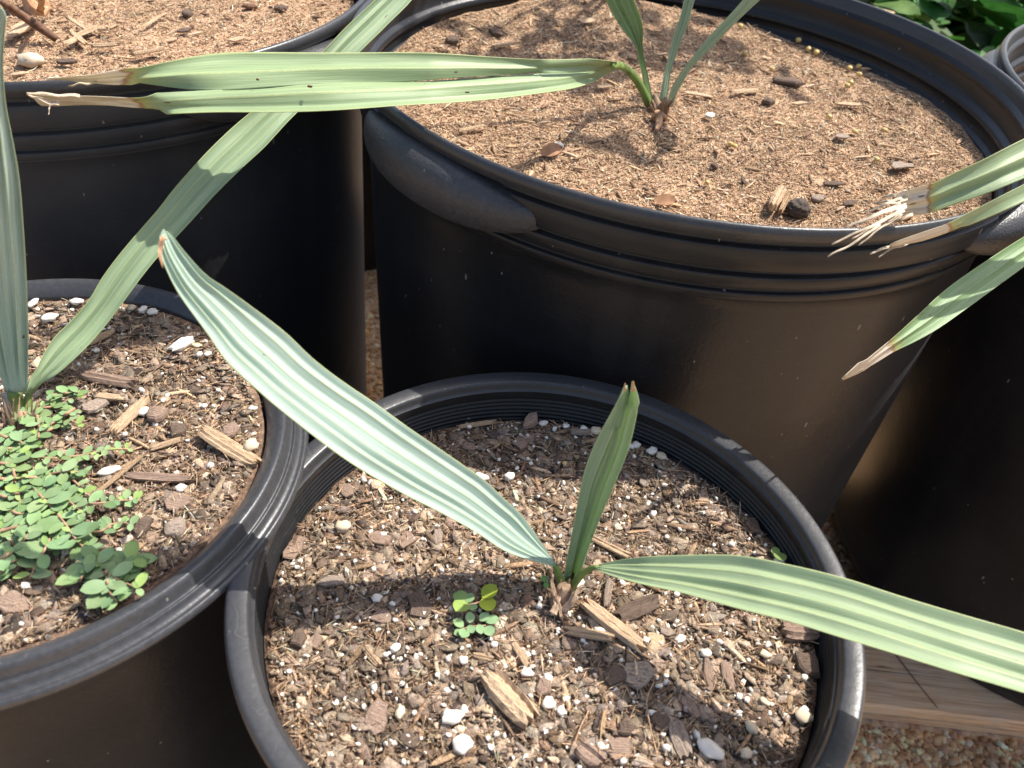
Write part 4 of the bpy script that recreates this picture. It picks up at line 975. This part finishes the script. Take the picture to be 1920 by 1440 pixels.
# --- seedling in the big middle pot
bB = SOIL_B.p(1236, 205)
PB = empty('palm_seedling', bB, 'palm seedling with three upright leaves and one long split leaf in the big middle pot', 'palm')
top = [(1157, 116), (1073, 114), (1000, 111), (940, 108), (807, 103), (640, 101), (467, 103), (403, 106), (333, 115), (257, 127), (235, 130), (200, 137), (160, 142), (122, 144), (90, 146)]
mid = [(1157, 124), (1073, 132), (1000, 137), (940, 141), (807, 146), (640, 152), (467, 162), (403, 164), (333, 161), (257, 157), (235, 155), (200, 154), (160, 152), (122, 150), (92, 149)]
midb = [(1157, 124), (1073, 132), (1000, 137), (940, 141), (807, 146), (640, 152), (467, 162), (403, 165), (333, 172), (275, 178), (252, 180), (200, 178), (150, 178), (100, 180), (52, 176)]
bot = [(1157, 131), (1107, 155), (1057, 170), (973, 183), (873, 193), (740, 206), (640, 212), (467, 213), (333, 212), (280, 209), (252, 207), (200, 202), (150, 199), (105, 199), (78, 198)]
z0 = [(0, .574), (.13, .592), (.32, .604), (.5, .606), (.75, .604), (1, .600)]
lf = blade('leaf', edge3(top, z0, N, dz=.012), edge3(mid, z0, N, dz=0), M_LYEL, PB, 3, .0038, u0=0, u1=.5, tap=(.06, .2), nx=30, dry=(.80, .93)); tag(lf, 'long light green leaf lying level across the picture, split at its dry tip')
h = blade('leaf_half', edge3(midb, z0, N, dz=0.00), edge3(bot, z0, N, dz=-.014), M_LYEL, lf, 3, .0038, u0=.5, u1=1, tap=(.06, .2), nx=30, dry=(.76, .89)); h.location = (0, 0, 0)
M_SCAR = plain('brown_leaf_scar', (.13, .06, .035), .5, 900, .8, .4, .0004)
dt = multi_blade('dry_tip', [strip('s', [(110, 146), (96, 147), (84, 150)], [(0, .601), (1, .600)], 6, 1, 0, 0), strip('s', [(180, 156), (150, 157), (128, 161)], [(0, .600), (1, .597)], 4, 1, 0, 0)], M_DRY, lf)
multi_blade('dry_tip', [                        strip('s', [(150, 181), (100, 178), (50, 174)], [(0, .603), (1, .602)], 5, 2, 0, 0), strip('s', [(112, 196), (85, 190), (52, 177)], [(0, .597), (1, .600)], 7, 3, 0, 0),
                        strip('s', [(93, 196), (92, 206), (91, 216)], [(0, .599), (1, .594)], 2, 1, 0, 0)], M_DRY, lf)
for u, v, z_, a_, b2 in ((579, 113, .606, 16, 7), (818, 112, .605, 14, 7), (581, 162, .601, 10, 5), (483, 149, .603, 6, 4), (510, 135, .604, 9, 5), (876, 173, .592, 9, 3)):
    c0 = at(u, v, z_ + .007); k0 = pxm(c0); ring = [tuple(c0 + ax * (a_ * k0 * .5 * math.cos(q)) + ay * (b2 * k0 * .5 * math.sin(q)) + az * (.0004 * math.cos(3 * q))) for q in np.linspace(0, 2 * math.pi, 10, endpoint=False)]
    link('scar', mesh('scar', [tuple(c0 + az * .0007)] + ring, [(0, i + 1, (i + 1) % 10 + 1) for i in range(10)]), M_SCAR, lf)
yb = bB.y
tube('petiole', [tuple(aty(1219, 203, yb)), tuple(aty(1203, 165, yb - .004)), tuple(aty(1184, 138, yb - .012)), tuple(aty(1165, 124, yb - .03)), P3(1148, 123, .583)], [.0045, .0048, .0042, .0036, .003], M_PET, PB, 10, .75)
def upright(Lx, Rx, y0, y1, mat, lab, ext, folds=3, amp=.0016):
    (ulx, uly), (urx, ury) = Lx[-1], Rx[-1]
    Lx = Lx + ext[0]; Rx = Rx + ext[1]
    q = [(0, y0), (1, y1)]
    return tag(blade('leaf', edge3(Lx, q, N, 'y', -.002), edge3(Rx, q, N, 'y', .003), mat, PB, folds, amp, tap=(.3, .05)), lab)
upright([(1214, 198), (1205, 150), (1196, 110), (1191, 86), (1170, 60), (1152, 32), (1136, 0)], [(1226, 196), (1217, 150), (1208, 110), (1204, 84), (1205, 54), (1199, 27), (1188, 0)], yb, yb - .02, M_LSPOT, 'dark-spotted broad leaf rising on the left of the seedling', ([(1115, -60), (1098, -150), (1090, -240)], [(1170, -60), (1135, -150), (1092, -242)]), 4)
upright([(1236, 190), (1242, 150), (1248, 122), (1260, 72), (1273, 36), (1282, 0)], [(1250, 190), (1256, 150), (1259, 130), (1275, 81), (1288, 45), (1300, 0)], yb, yb + .03, M_LGREEN, 'narrow bright green leaf rising straight in the middle', ([(1297, -70), (1320, -190), (1350, -330)], [(1322, -70), (1350, -190), (1354, -332)]), 3)
upright([(1250, 200), (1257, 172), (1268, 150), (1288, 123), (1324, 76), (1369, 27), (1393, 0)], [(1261, 200), (1270, 172), (1279, 157), (1298, 126), (1336, 90), (1380, 45), (1428, 0)], yb, yb + .0, M_LGREEN, 'narrow dark green leaf slanting up to the right', ([(1450, -65), (1530, -150), (1600, -240)], [(1495, -65), (1560, -150), (1604, -240)]), 3)
tube('old_sheath', [tuple(aty(1226, 214, yb - .006)), tuple(aty(1229, 195, yb - .008)), tuple(aty(1227, 176, yb - .006))], [.007, .007, .0015], M_SHEATH, PB, 10, .8)
tube('old_sheath', [tuple(aty(1246, 214, yb - .006)), tuple(aty(1246, 198, yb - .008)), tuple(aty(1249, 182, yb - .006))], [.007, .006, .0015], M_SHEATH, PB, 10, .8)
tube('root', [P3(1233, 214, .512), P3(1236, 226, .509), P3(1231, 245, .505)], [.004, .0035, .002], M_ROOT, PB)
tube('root', [P3(1222, 218, .510), P3(1234, 212, .514), P3(1250, 222, .508)], [.003, .0035, .002], M_ROOT, PB)
tube('root', [P3(1244, 212, .510), P3(1262, 222, .509), P3(1272, 234, .506)], [.0014, .001, .0006], M_ROOT, PB)
old_fibres(PB, SOIL_B, 1238, 212, 9, 28, 22, 3)
# --- plant in the tall right pot: one split leaf and one pointed leaf reach into the picture
bG = Vector((0.80, 0.90, 0.50))
PG = empty('palm_seedling', bG, 'palm seedling outside the right edge whose frayed split leaf and pointed leaf reach in', 'palm')
zg = [(0, .588), (.3, .620), (1, .68)]
t1 = [(1680, 366), (1712, 352), (1747, 343), (1790, 322), (1840, 300), (1920, 260), (2040, 205), (2200, 140), (2330, 105)]
b1 = [(1672, 408), (1706, 404), (1740, 400), (1790, 383), (1850, 363), (1920, 335), (2040, 285), (2200, 205), (2332, 110)]
lf = blade('leaf', edge3(t1, zg, 50, dz=.010), edge3(b1, zg, 50, dz=-.010), M_LYEL, PG, 3, .0022, u0=0, u1=.7, tap=(.02, .3), nx=40, dry=(.145, .04)); tag(lf, 'upper lobe of the split leaf with a frayed straw-coloured tip')
t2 = [(1668, 459), (1715, 441), (1752, 428), (1774, 420), (1830, 392), (1920, 345), (2040, 288), (2200, 208), (2332, 112)]
b2 = [(1668, 465), (1718, 456), (1752, 446), (1777, 437), (1830, 415), (1920, 376), (2040, 320), (2200, 235), (2334, 118)]
lf2 = blade('leaf', edge3(t2, zg, 50, dz=-.011), edge3(b2, zg, 50, dz=-.020), M_LYEL, PG, 3, .0016, u0=.7, u1=1, tap=(.02, .3), nx=20, dry=(.215, .095)); tag(lf2, 'lower lobe of the split leaf ending in one long dry point')
zf = [(0, .598), (1, .580)]
RF = random.Random(5); fr = []
for (a, b_, w) in [((1700, 362), (1655, 369), 7), ((1690, 372), (1640, 380), 5), ((1700, 372), (1622, 399), 6), ((1688, 380), (1630, 404), 4), ((1700, 384), (1583, 428), 7), ((1690, 390), (1612, 420), 4), ((1696, 394), (1560, 457), 5),
                   ((1690, 398), (1598, 447), 4), ((1690, 402), (1610, 460), 5), ((1680, 404), (1635, 436), 3), ((1650, 420), (1552, 481), 3.5), ((1712, 400), (1665, 421), 4), ((1690, 400), (1640, 428), 3)]:
    m_ = ((a[0] + b_[0]) / 2 + RF.uniform(-4, 4), (a[1] + b_[1]) / 2 + RF.uniform(-5, 3))
    fr.append(strip('s', [a, m_, b_], [(0, .596), (.5, .592 + RF.uniform(-.002, .003)), (1, .582)], w * 1.35, 1.2, 0, 0))
multi_blade('dry_tip', fr, M_DRY, lf)
multi_blade('dry_tip', [strip('s', [(1700, 452), (1665, 464), (1632, 475)], [(0, .574), (1, .570)], 7, 1.5, 0, 0), strip('s', [(1720, 449), (1690, 461), (1665, 470), (1648, 482)], [(0, .574), (1, .568)], 5, 1, 0, 0)], M_DRY, lf2)
z3 = [(0, .500), (1, .56)]
t3 = [(1578, 710), (1610, 683), (1645, 653), (1668, 634), (1720, 590), (1780, 537), (1860, 481), (1920, 443), (2020, 385), (2150, 300)]
b3 = [(1580, 712), (1614, 697), (1648, 677), (1674, 660), (1720, 637), (1763, 612), (1847, 553), (1920, 500), (2020, 425), (2152, 303)]
lf3 = blade('leaf', edge3(t3, z3, 50, dz=.006), edge3(b3, z3, 50, dz=-.006), M_LSPOT, PG, 2, .0016, tap=(.2, .3), nx=26, dry=(.22, .09)); tag(lf3, 'narrow green leaf pointing down to the left in front of the dark wall')
tube('petiole', [(0.80, .90, .50), tuple((at(2332, 110, .68) + Vector((.03, .0, -.03)))), tuple(at(2300, 118, .678))], [.005, .004, .003], M_PET, PG)
tube('petiole', [(0.80, .90, .50), tuple(at(2180, 290, .565)), tuple(at(2140, 305, .559))], [.005, .003, .002], M_PET, PG)
# --- old stump in the upper left pot
bD = SOIL_D.p(72, 22)
PD = empty('palm_stump', bD, 'brown stub of a stem with a broken twig in the upper left pot', 'plant stump')
tube('stem', [tuple(bD + Vector((0, 0, -.01))), tuple(bD + Vector((-.004, .004, .03))), tuple(bD + Vector((-.02, .01, .09)))], [.014, .012, .008], M_ROOT, PD, 14)
tube('twig', [P3(5, 5, .575), P3(35, 25, .56), P3(70, 48, .548), P3(106, 74, .536)], [.003, .004, .0045, .0035], M_TWIG, PD)
multi_blade('sheath_scale', [strip('s', [(90, 25), (60, 5), (40, -20)], [(0, .54), (1, .58)], 18, 8, 0, 0), strip('s', [(75, 30), (78, 5), (86, -20)], [(0, .54), (1, .59)], 16, 8, 0, 0)], M_ROOT, PD)

# ------------------------------------------------------------------ creeping spurge and small weeds
def leaf_tmpl():
    V = []; F = []; nx = 6
    for i in range(nx + 1):
        t = i / nx; w = (math.sin(math.pi * min(1, t * .98 + .02)) ** .62) * .30
        for s in (-1, 0, 1): V.append((t, s * w, .05 * abs(s) + .06 * math.sin(math.pi * t)))
    for i in range(nx):
        for s in (0, 1): F.append((i * 3 + s, (i + 1) * 3 + s, (i + 1) * 3 + s + 1, i * 3 + s + 1))
    return np.array(V), np.array(F)
LT = leaf_tmpl()
def leaves_mesh(name, L):                     # L: list of (base, yaw, pitch, roll, length, width factor, colour)
    V = []; F = []; C = []; o = 0
    for (b, yaw, pit, rol, ln, wf, c) in L:
        R = np.array(Matrix.Rotation(yaw, 3, 'Z') @ Matrix.Rotation(-pit, 3, 'Y') @ Matrix.Rotation(rol, 3, 'X'))
        v = (LT[0] * [ln, ln * wf, ln]) @ R.T + np.array(b); V.append(v); F.append(LT[1] + o); o += len(v); C.append(np.tile(c, (len(v), 1)))
    return mesh_np(name, np.concatenate(V), np.concatenate(F), np.concatenate(C), True)
stems = [[(20, 800), (60, 772), (105, 765), (150, 742)], [(30, 832), (90, 812), (125, 792), (152, 800)], [(10, 842), (80, 862), (150, 858), (200, 848), (248, 842)],
         [(0, 902), (70, 898), (120, 888), (165, 890)], [(20, 940), (70, 945), (150, 950), (205, 945), (262, 938)], [(60, 915), (110, 968), (140, 1010), (178, 1052)],
         [(125, 985), (180, 1002), (215, 985), (250, 985)], [(178, 1052), (200, 1075), (225, 1092), (262, 1108)], [(178, 1052), (165, 1072), (150, 1092)], [(200, 1075), (205, 1110), (220, 1130)],
         [(0, 1000), (50, 990), (95, 998), (80, 1045), (55, 1085)], [(0, 1056), (40, 1022), (70, 985)], [(20, 860), (30, 900), (40, 950), (52, 1000)], [(0, 872), (40, 880), (90, 915), (120, 925)],
         [(60, 860), (75, 910), (110, 930), (160, 965)], [(0, 950), (30, 965), (60, 975), (60, 1010)], [(-10, 1090), (20, 1060), (45, 1050)], [(110, 880), (150, 915), (160, 930)], [(0, 820), (35, 830), (60, 845)],
         [(40, 1000), (70, 1015), (100, 1035), (120, 1020)], [(-20, 920), (10, 935), (40, 925)], [(-20, 980), (10, 1000), (30, 1030)], [(-30, 860), (0, 850), (30, 850)], [(70, 780), (75, 810), (68, 840)], [(140, 770), (110, 790), (70, 815)],
         [(225, 1075), (238, 1060), (250, 1052)], [(100, 745), (130, 740), (150, 738)]]
spA = SOIL_A.p(60, 915)
SPG = empty('spurge_plant', spA, 'mat of creeping spurge with paired oval green leaves spilling over the lower left pot', 'weed')
LL = []; rs = random.Random(4); SV = []
for si, st in enumerate(stems):
    pts = resample(st, 30); P = []
    lift0 = rs.uniform(.007, .013)
    for i, (u, v) in enumerate(pts):
        q = SOIL_A.p(u, v); zz = q.z + lift0 + .003 * math.sin(i * .5 + si); P.append(at(u, v, zz))
    tb = tube('stem', [tuple(p + Vector((0, 0, .002))) for p in P[::5]] + [tuple(P[-1])], [.0013, .0009, .0005], M_STEM, SPG, 6)
    Ls = sum((P[i + 1] - P[i]).length for i in range(29)); cnt = max(3, int(Ls / .0084))
    for k in range(cnt + 1):
        i = min(28, int(29 * k / cnt)); p = P[i]; d = (P[i + 1] - P[i]).normalized(); ya0 = math.atan2(d.y, d.x)
        tipf = k / cnt
        for s in (-1, 1):
            ln = rs.choice((.0070, .0085, .0100, .0118)) * rs.uniform(.9, 1.1) * (1.0 if tipf < .8 else .8)
            if st[-1][1] > 1050: ln *= 1.45
            ylw = (1.25, 1.2, .75) if (tipf > .93 and rs.random() < .35) else None
            g_ = rs.uniform(.8, 1.25); c = np.array(ylw if ylw else (g_ * rs.uniform(.9, 1.08), g_, g_ * rs.uniform(.85, 1.05)))
            LL.append((tuple(p + Vector((0, 0, rs.uniform(0, .003)))), ya0 + s * rs.uniform(.95, 1.4), rs.uniform(-.02, .22), rs.uniform(-.22, .22), ln, rs.uniform(.85, 1.15), c))
        if rs.random() < .5:
            LL.append((tuple(p + Vector((0, 0, .002))), ya0 + rs.uniform(-3, 3), rs.uniform(.2, .7), rs.uniform(-.3, .3), rs.uniform(.004, .007), 1, np.array((1.2, 1.2, .8))))
fo = leaves_mesh('foliage', LL); link('foliage', fo, M_SPURGE, SPG)
def weed(label, lst, s, stemspx, name='weed_seedling'):
    b = s.p(*lst[0][:2]); E_ = empty(name, b, label, 'weed'); L = []
    for (u, v, w, a, c) in lst:
        p = s.p(u, v); k = pxm(p); yw = yaw_of(s, u, v, a); ln = w * k * 1.1
        p = p + Vector((-.5 * ln * math.cos(yw), -.5 * ln * math.sin(yw), .007)); L.append((tuple(p), yw, random.uniform(.05, .3), random.uniform(-.2, .2), ln, 1.45, np.array(c)))
    link('foliage', leaves_mesh('foliage', L), M_SPURGE, E_)
    for st in stemspx: tube('stem', [tuple(s.p(u, v) + Vector((0, 0, .006))) for u, v in st], [.0006, .0005], M_STEM, E_, 6)
G1, G2, YE = (1.0, 1.05, .95), (1.1, 1.15, 1.2), (1.7, 1.35, .35)
weed('little weed with round leaves, two of them yellow-green, left below the front seedling', [(917, 1123, 32, -40, YE), (913, 1148, 32, 60, YE), (863, 1133, 28, 200, (1.1, 1.1, .7)), (862, 1153, 32, 130, (1.2, 1.15, .6)), (880, 1133, 18, -60, G1), (885, 1152, 18, 100, G1),
      (880, 1170, 18, -90, G2), (907, 1169, 20, -40, G2), (922, 1175, 23, -10, G2), (858, 1181, 20, 210, G1), (868, 1202, 22, 110, G2), (882, 1192, 17, 60, G2), (899, 1192, 19, 80, G2), (916, 1196, 22, 60, G2), (857, 1198, 14, 160, G1)], SOIL_C,
     [[(893, 1140), (880, 1143), (865, 1143)], [(893, 1140), (905, 1137), (914, 1135)], [(860, 1190), (885, 1184), (910, 1182)], [(872, 1170), (878, 1155), (893, 1140)]])
weed('pair of tiny green leaves beside the sheath of the front seedling', [(1018, 1097, 13, -100, (.6, .9, .5)), (1022, 1109, 12, 70, (.6, .9, .5))], SOIL_C, [[(1020, 1103), (1024, 1112)]])
weed('slim curved green sprout at the upper right wall of the front pot', [(1466, 1040, 16, -100, (.8, .8, .5)), (1474, 1054, 24, 65, (.8, .8, .5))], SOIL_C, [[(1468, 1040), (1480, 1062)]])

# thin roots and hairs on the front soil
for k, (pts, lab) in enumerate([([(1100, 1345), (1085, 1375), (1072, 1412)], 'hair-thin pale root left of the weathered grey chip'), ([(1135, 1335), (1125, 1365), (1120, 1430)], 'hair-thin pale root right beside the first one'),
     ([(1222, 1290), (1208, 1325), (1214, 1370), (1230, 1438)], 'long hair-thin root running down to the picture bottom'), ([(1140, 1432), (1175, 1428), (1215, 1438)], 'curved pale root at the very bottom')]):
    P = [tuple(SOIL_C.p(u, v) + Vector((0, 0, .008))) for u, v in pts]
    o = tube('thin_root', P, [.0004, .0003], M_ROOT, None, 5); tag(o, lab, 'root')

# curled dry leaves on the middle pot
def dry_leaf(u, v, w, ang, label, mat):
    p = SOIL_B.p(u, v); yw = yaw_of(SOIL_B, u, v, ang); k = pxm(p)
    me = leaves_mesh('dry_leaf', [((-.5 * w * k, 0, 0), 0, .12, .2, w * k, 1.1, np.array((1, 1, 1)))]); o = link('dry_leaf', me, mat); o.location = p + Vector((0, 0, .005)); o.rotation_euler = (.2, -.1, yw); tag(o, label, 'dry leaf')
M_DL = plain('brown_dry_leaf', (.36, .19, .10), .3, 120, .7, .5, .001)
dry_leaf(1033, 294, 44, -8, 'curled brown dry leaf beside the white shell', M_DL)
dry_leaf(1246, 388, 42, 14, 'brown dry leaf at the front rim of the middle pot', M_DL)

# ------------------------------------------------------------------ wooden board and aggregate
def board(x0, x1, y0, y1, z0, z1, label):
    r = random.Random(3); nx, V, F = 60, [], []
    sec = [(y0, z0), (y0 - .0005, (z0 + z1) / 2), (y0, z1 - .003), (y0 + .003, z1), ((y0 + y1) / 2, z1 + .0004), (y1 - .003, z1), (y1, z1 - .003), (y1, z0)]
    for i in range(nx + 1):
        for (y, z) in sec: V.append((x0 + (x1 - x0) * i / nx, y + r.uniform(-.0006, .0006), z + r.uniform(-.0005, .0005) * (z > z0)))
    m = len(sec)
    for i in range(nx):
        for j in range(m):
            k = (j + 1) % m; F.append((i * m + j, i * m + k, (i + 1) * m + k, (i + 1) * m + j))
    F.append(tuple(range(m))); F.append(tuple(nx * m + j for j in range(m - 1, -1, -1)))
    t = NT('weathered_board'); v = t.vec((2.2, 60, 60)); n = t.noise(v, 3.0, 9, .72); n2 = t.noise(t.vec((1.6, 110, 110)), 2.0, 5); n3 = t.noise(t.vec(), 14, 3)
    c = t.ramp(n, [(.3, (.40, .20, .10)), (.48, (.82, .48, .25)), (.7, (.92, .64, .38))]); c = t.mix(t.ramp(n2, [(.33, .85), (.42, 0.)]), c, (.07, .045, .035)); c = t.mix(t.ramp(n3, [(.5, 0.), (.8, .5)]), c, (.60, .47, .35))
    t.l(c, t.b.inputs['Base Color']); t.b.inputs['Roughness'].default_value = .8; t.bump(t.math('ADD', n, n2), .6, .002)
    return tag(link('wooden_board', mesh('wooden_board', V, F), t.m), label, 'board')
board(.34, 1.5, .626, .800, GZ + .001, GZ + .0345, 'weathered wooden board lying on the aggregate paving under the right pot')
# shallow scratch / stick on the board
o = tube('thin_stick', [tuple(at(1680, 1228, GZ + .036)), tuple(at(1720, 1280, GZ + .036)), tuple(at(1758, 1327, GZ + .0358))], [.0007, .0005], M_TWIG, None, 5); tag(o, 'thin dark twig lying across the weathered board', 'stick')

def pebbles():
    parts = []
    def reg(x0, x1, y0, y1, n, lo, hi):
        x = RNG.uniform(x0, x1, n); y = RNG.uniform(y0, y1, n); k = ~((y > .615) & (y < .81) & (x > .33)); x, y = x[k], y[k]; m = len(x)
        L = np.exp(RNG.uniform(np.log(lo), np.log(hi), m)); S_ = np.stack([L, L * RNG.uniform(.6, 1, m), L * RNG.uniform(.35, .6, m)], 1)
        parts.append(scatter(T_CRUMB, np.stack([x, y, GZ + L * .03], 1), S_, .25, palette([(.66, .40, .20), (.50, .26, .13), (.76, .54, .30), (.46, .28, .17), (.62, .34, .17), (.82, .66, .46)], [4, 3, 3, 1.5, 2, 1], m, .2)))
    reg(.30, 1.1, .45, .64, 8500, .006, .017); reg(.25, .75, .78, 1.2, 5000, .006, .014); reg(-.4, .0, .6, 1.7, 5000, .006, .014)
    V, F, C = merge(parts)
    tag(link('aggregate_pebbles', mesh_np('aggregate_pebbles', V, F, np.clip(C, .01, .8), True), tinted('river_pebbles', .8, 150, .25, .2, spec=.08)), 'small brown and orange pebbles set in the paving', 'pebbles', kind='stuff')
pebbles()

# ------------------------------------------------------------------ leafy weeds behind the big middle pot
def bush(cx, cy, h, w, n, label, seed, lo=.03, hi=.07, name='leafy_weed'):
    r = random.Random(seed); E_ = empty(name, (cx, cy, GZ), label, 'weed', 'leafy weeds behind the big pots'); L = []
    for k in range(7):
        a = r.uniform(0, 6.28); tip = (cx + w * r.uniform(.3, .9) * math.cos(a), cy + w * r.uniform(.3, .9) * math.sin(a), h * r.uniform(.6, 1))
        pts = [(cx, cy, GZ), ((cx + tip[0]) / 2 + r.uniform(-.03, .03), (cy + tip[1]) / 2, tip[2] * .6), tip]
        tube('stem', pts, [.0016, .0013, .0008], M_PET, E_, 6); P = resample(pts, 30)
        for q in range(n // 7):
            i = r.randint(4, 29); L.append((tuple(P[i] + np.array([r.uniform(-.02, .02), r.uniform(-.02, .02), r.uniform(-.01, .01)])), r.uniform(0, 6.28), r.uniform(-.4, .6), r.uniform(-.5, .5), r.uniform(lo, hi), r.uniform(.8, 1.2), np.array((r.uniform(.6, 1.3), r.uniform(.7, 1.4), r.uniform(.6, 1.2)))))
    link('foliage', leaves_mesh('foliage', L), M_WEED, E_)
bush(.60, 1.62, .50, .20, 300, 'dark green leafy weed standing behind the rim of the big middle pot', 1, .05, .09)
bush(.78, 1.55, .50, .20, 330, 'leafy weed between the big middle pot and the corner pot', 2, .05, .10)
bush(1.02, 1.85, .55, .24, 260, 'broad-leaved weed behind the top right corner pot', 3, .10, .17)
bush(.70, 2.05, .45, .25, 260, 'leafy weed farthest back behind the middle pot', 5, .06, .12)
bush(.95, 2.35, .45, .30, 300, 'low spreading weed covering the ground at the far right back', 6, .09, .16)
bush(.66, 1.75, .35, .22, 260, 'short bushy weed in the middle of the weeds behind the pots', 7, .04, .08)
# unseen shrub added, its leaf clusters set sunward to shade the middle pot's back
def shrub():
    E_ = empty('shade_shrub', (.10, 1.315, GZ), 'added unseen shrub behind the middle pot, its crown placed to shade the mulch', 'shrub'); L = []; r = random.Random(8)
    for u, v, d in ((1000, 75, .75), (1130, 70, .85), (880, 95, .8), (1260, 90, .9), (1060, 130, .8), (1400, 110, .95), (1180, 262, 1.15)):
        q = SOIL_B.p(u, v); c = np.array((q.x + .54 * d, q.y + .40 * d, q.z + d))
        P = [(.10, 1.315, GZ), (.10, 1.32, .45), ((.10 + c[0]) / 2, (1.34 + c[1]) / 2, c[2] * .75), tuple(c)]
        tube('branch', P, [.005, .004, .0035, .002], M_TWIG, E_, 6)
        for k in range(13 if v < 200 else 5):
            o_ = np.array([r.gauss(0, .045), r.gauss(0, .04), r.gauss(0, .03)]); L.append((tuple(c + o_), r.uniform(0, 6.28), r.uniform(-.3, .4), r.uniform(-.5, .5), r.uniform(.03, .055), r.uniform(.9, 1.2), np.array((1, 1, 1))))
    link('foliage', leaves_mesh('foliage', L), M_WEED, E_)
shrub()
for i in range(60):
    x, y = random.uniform(.4, 1.9), random.uniform(1.5, 4.2)
    o = blob_obj('pale_stone', (x, y, GZ + .01), random.uniform(.03, .09), random.uniform(.03, .06), .03, random.uniform(0, 6), M_CREAM); tag(o, 'pale stone lying on the ground among the weeds behind the pots', 'stone', 'pale stones among the weeds')
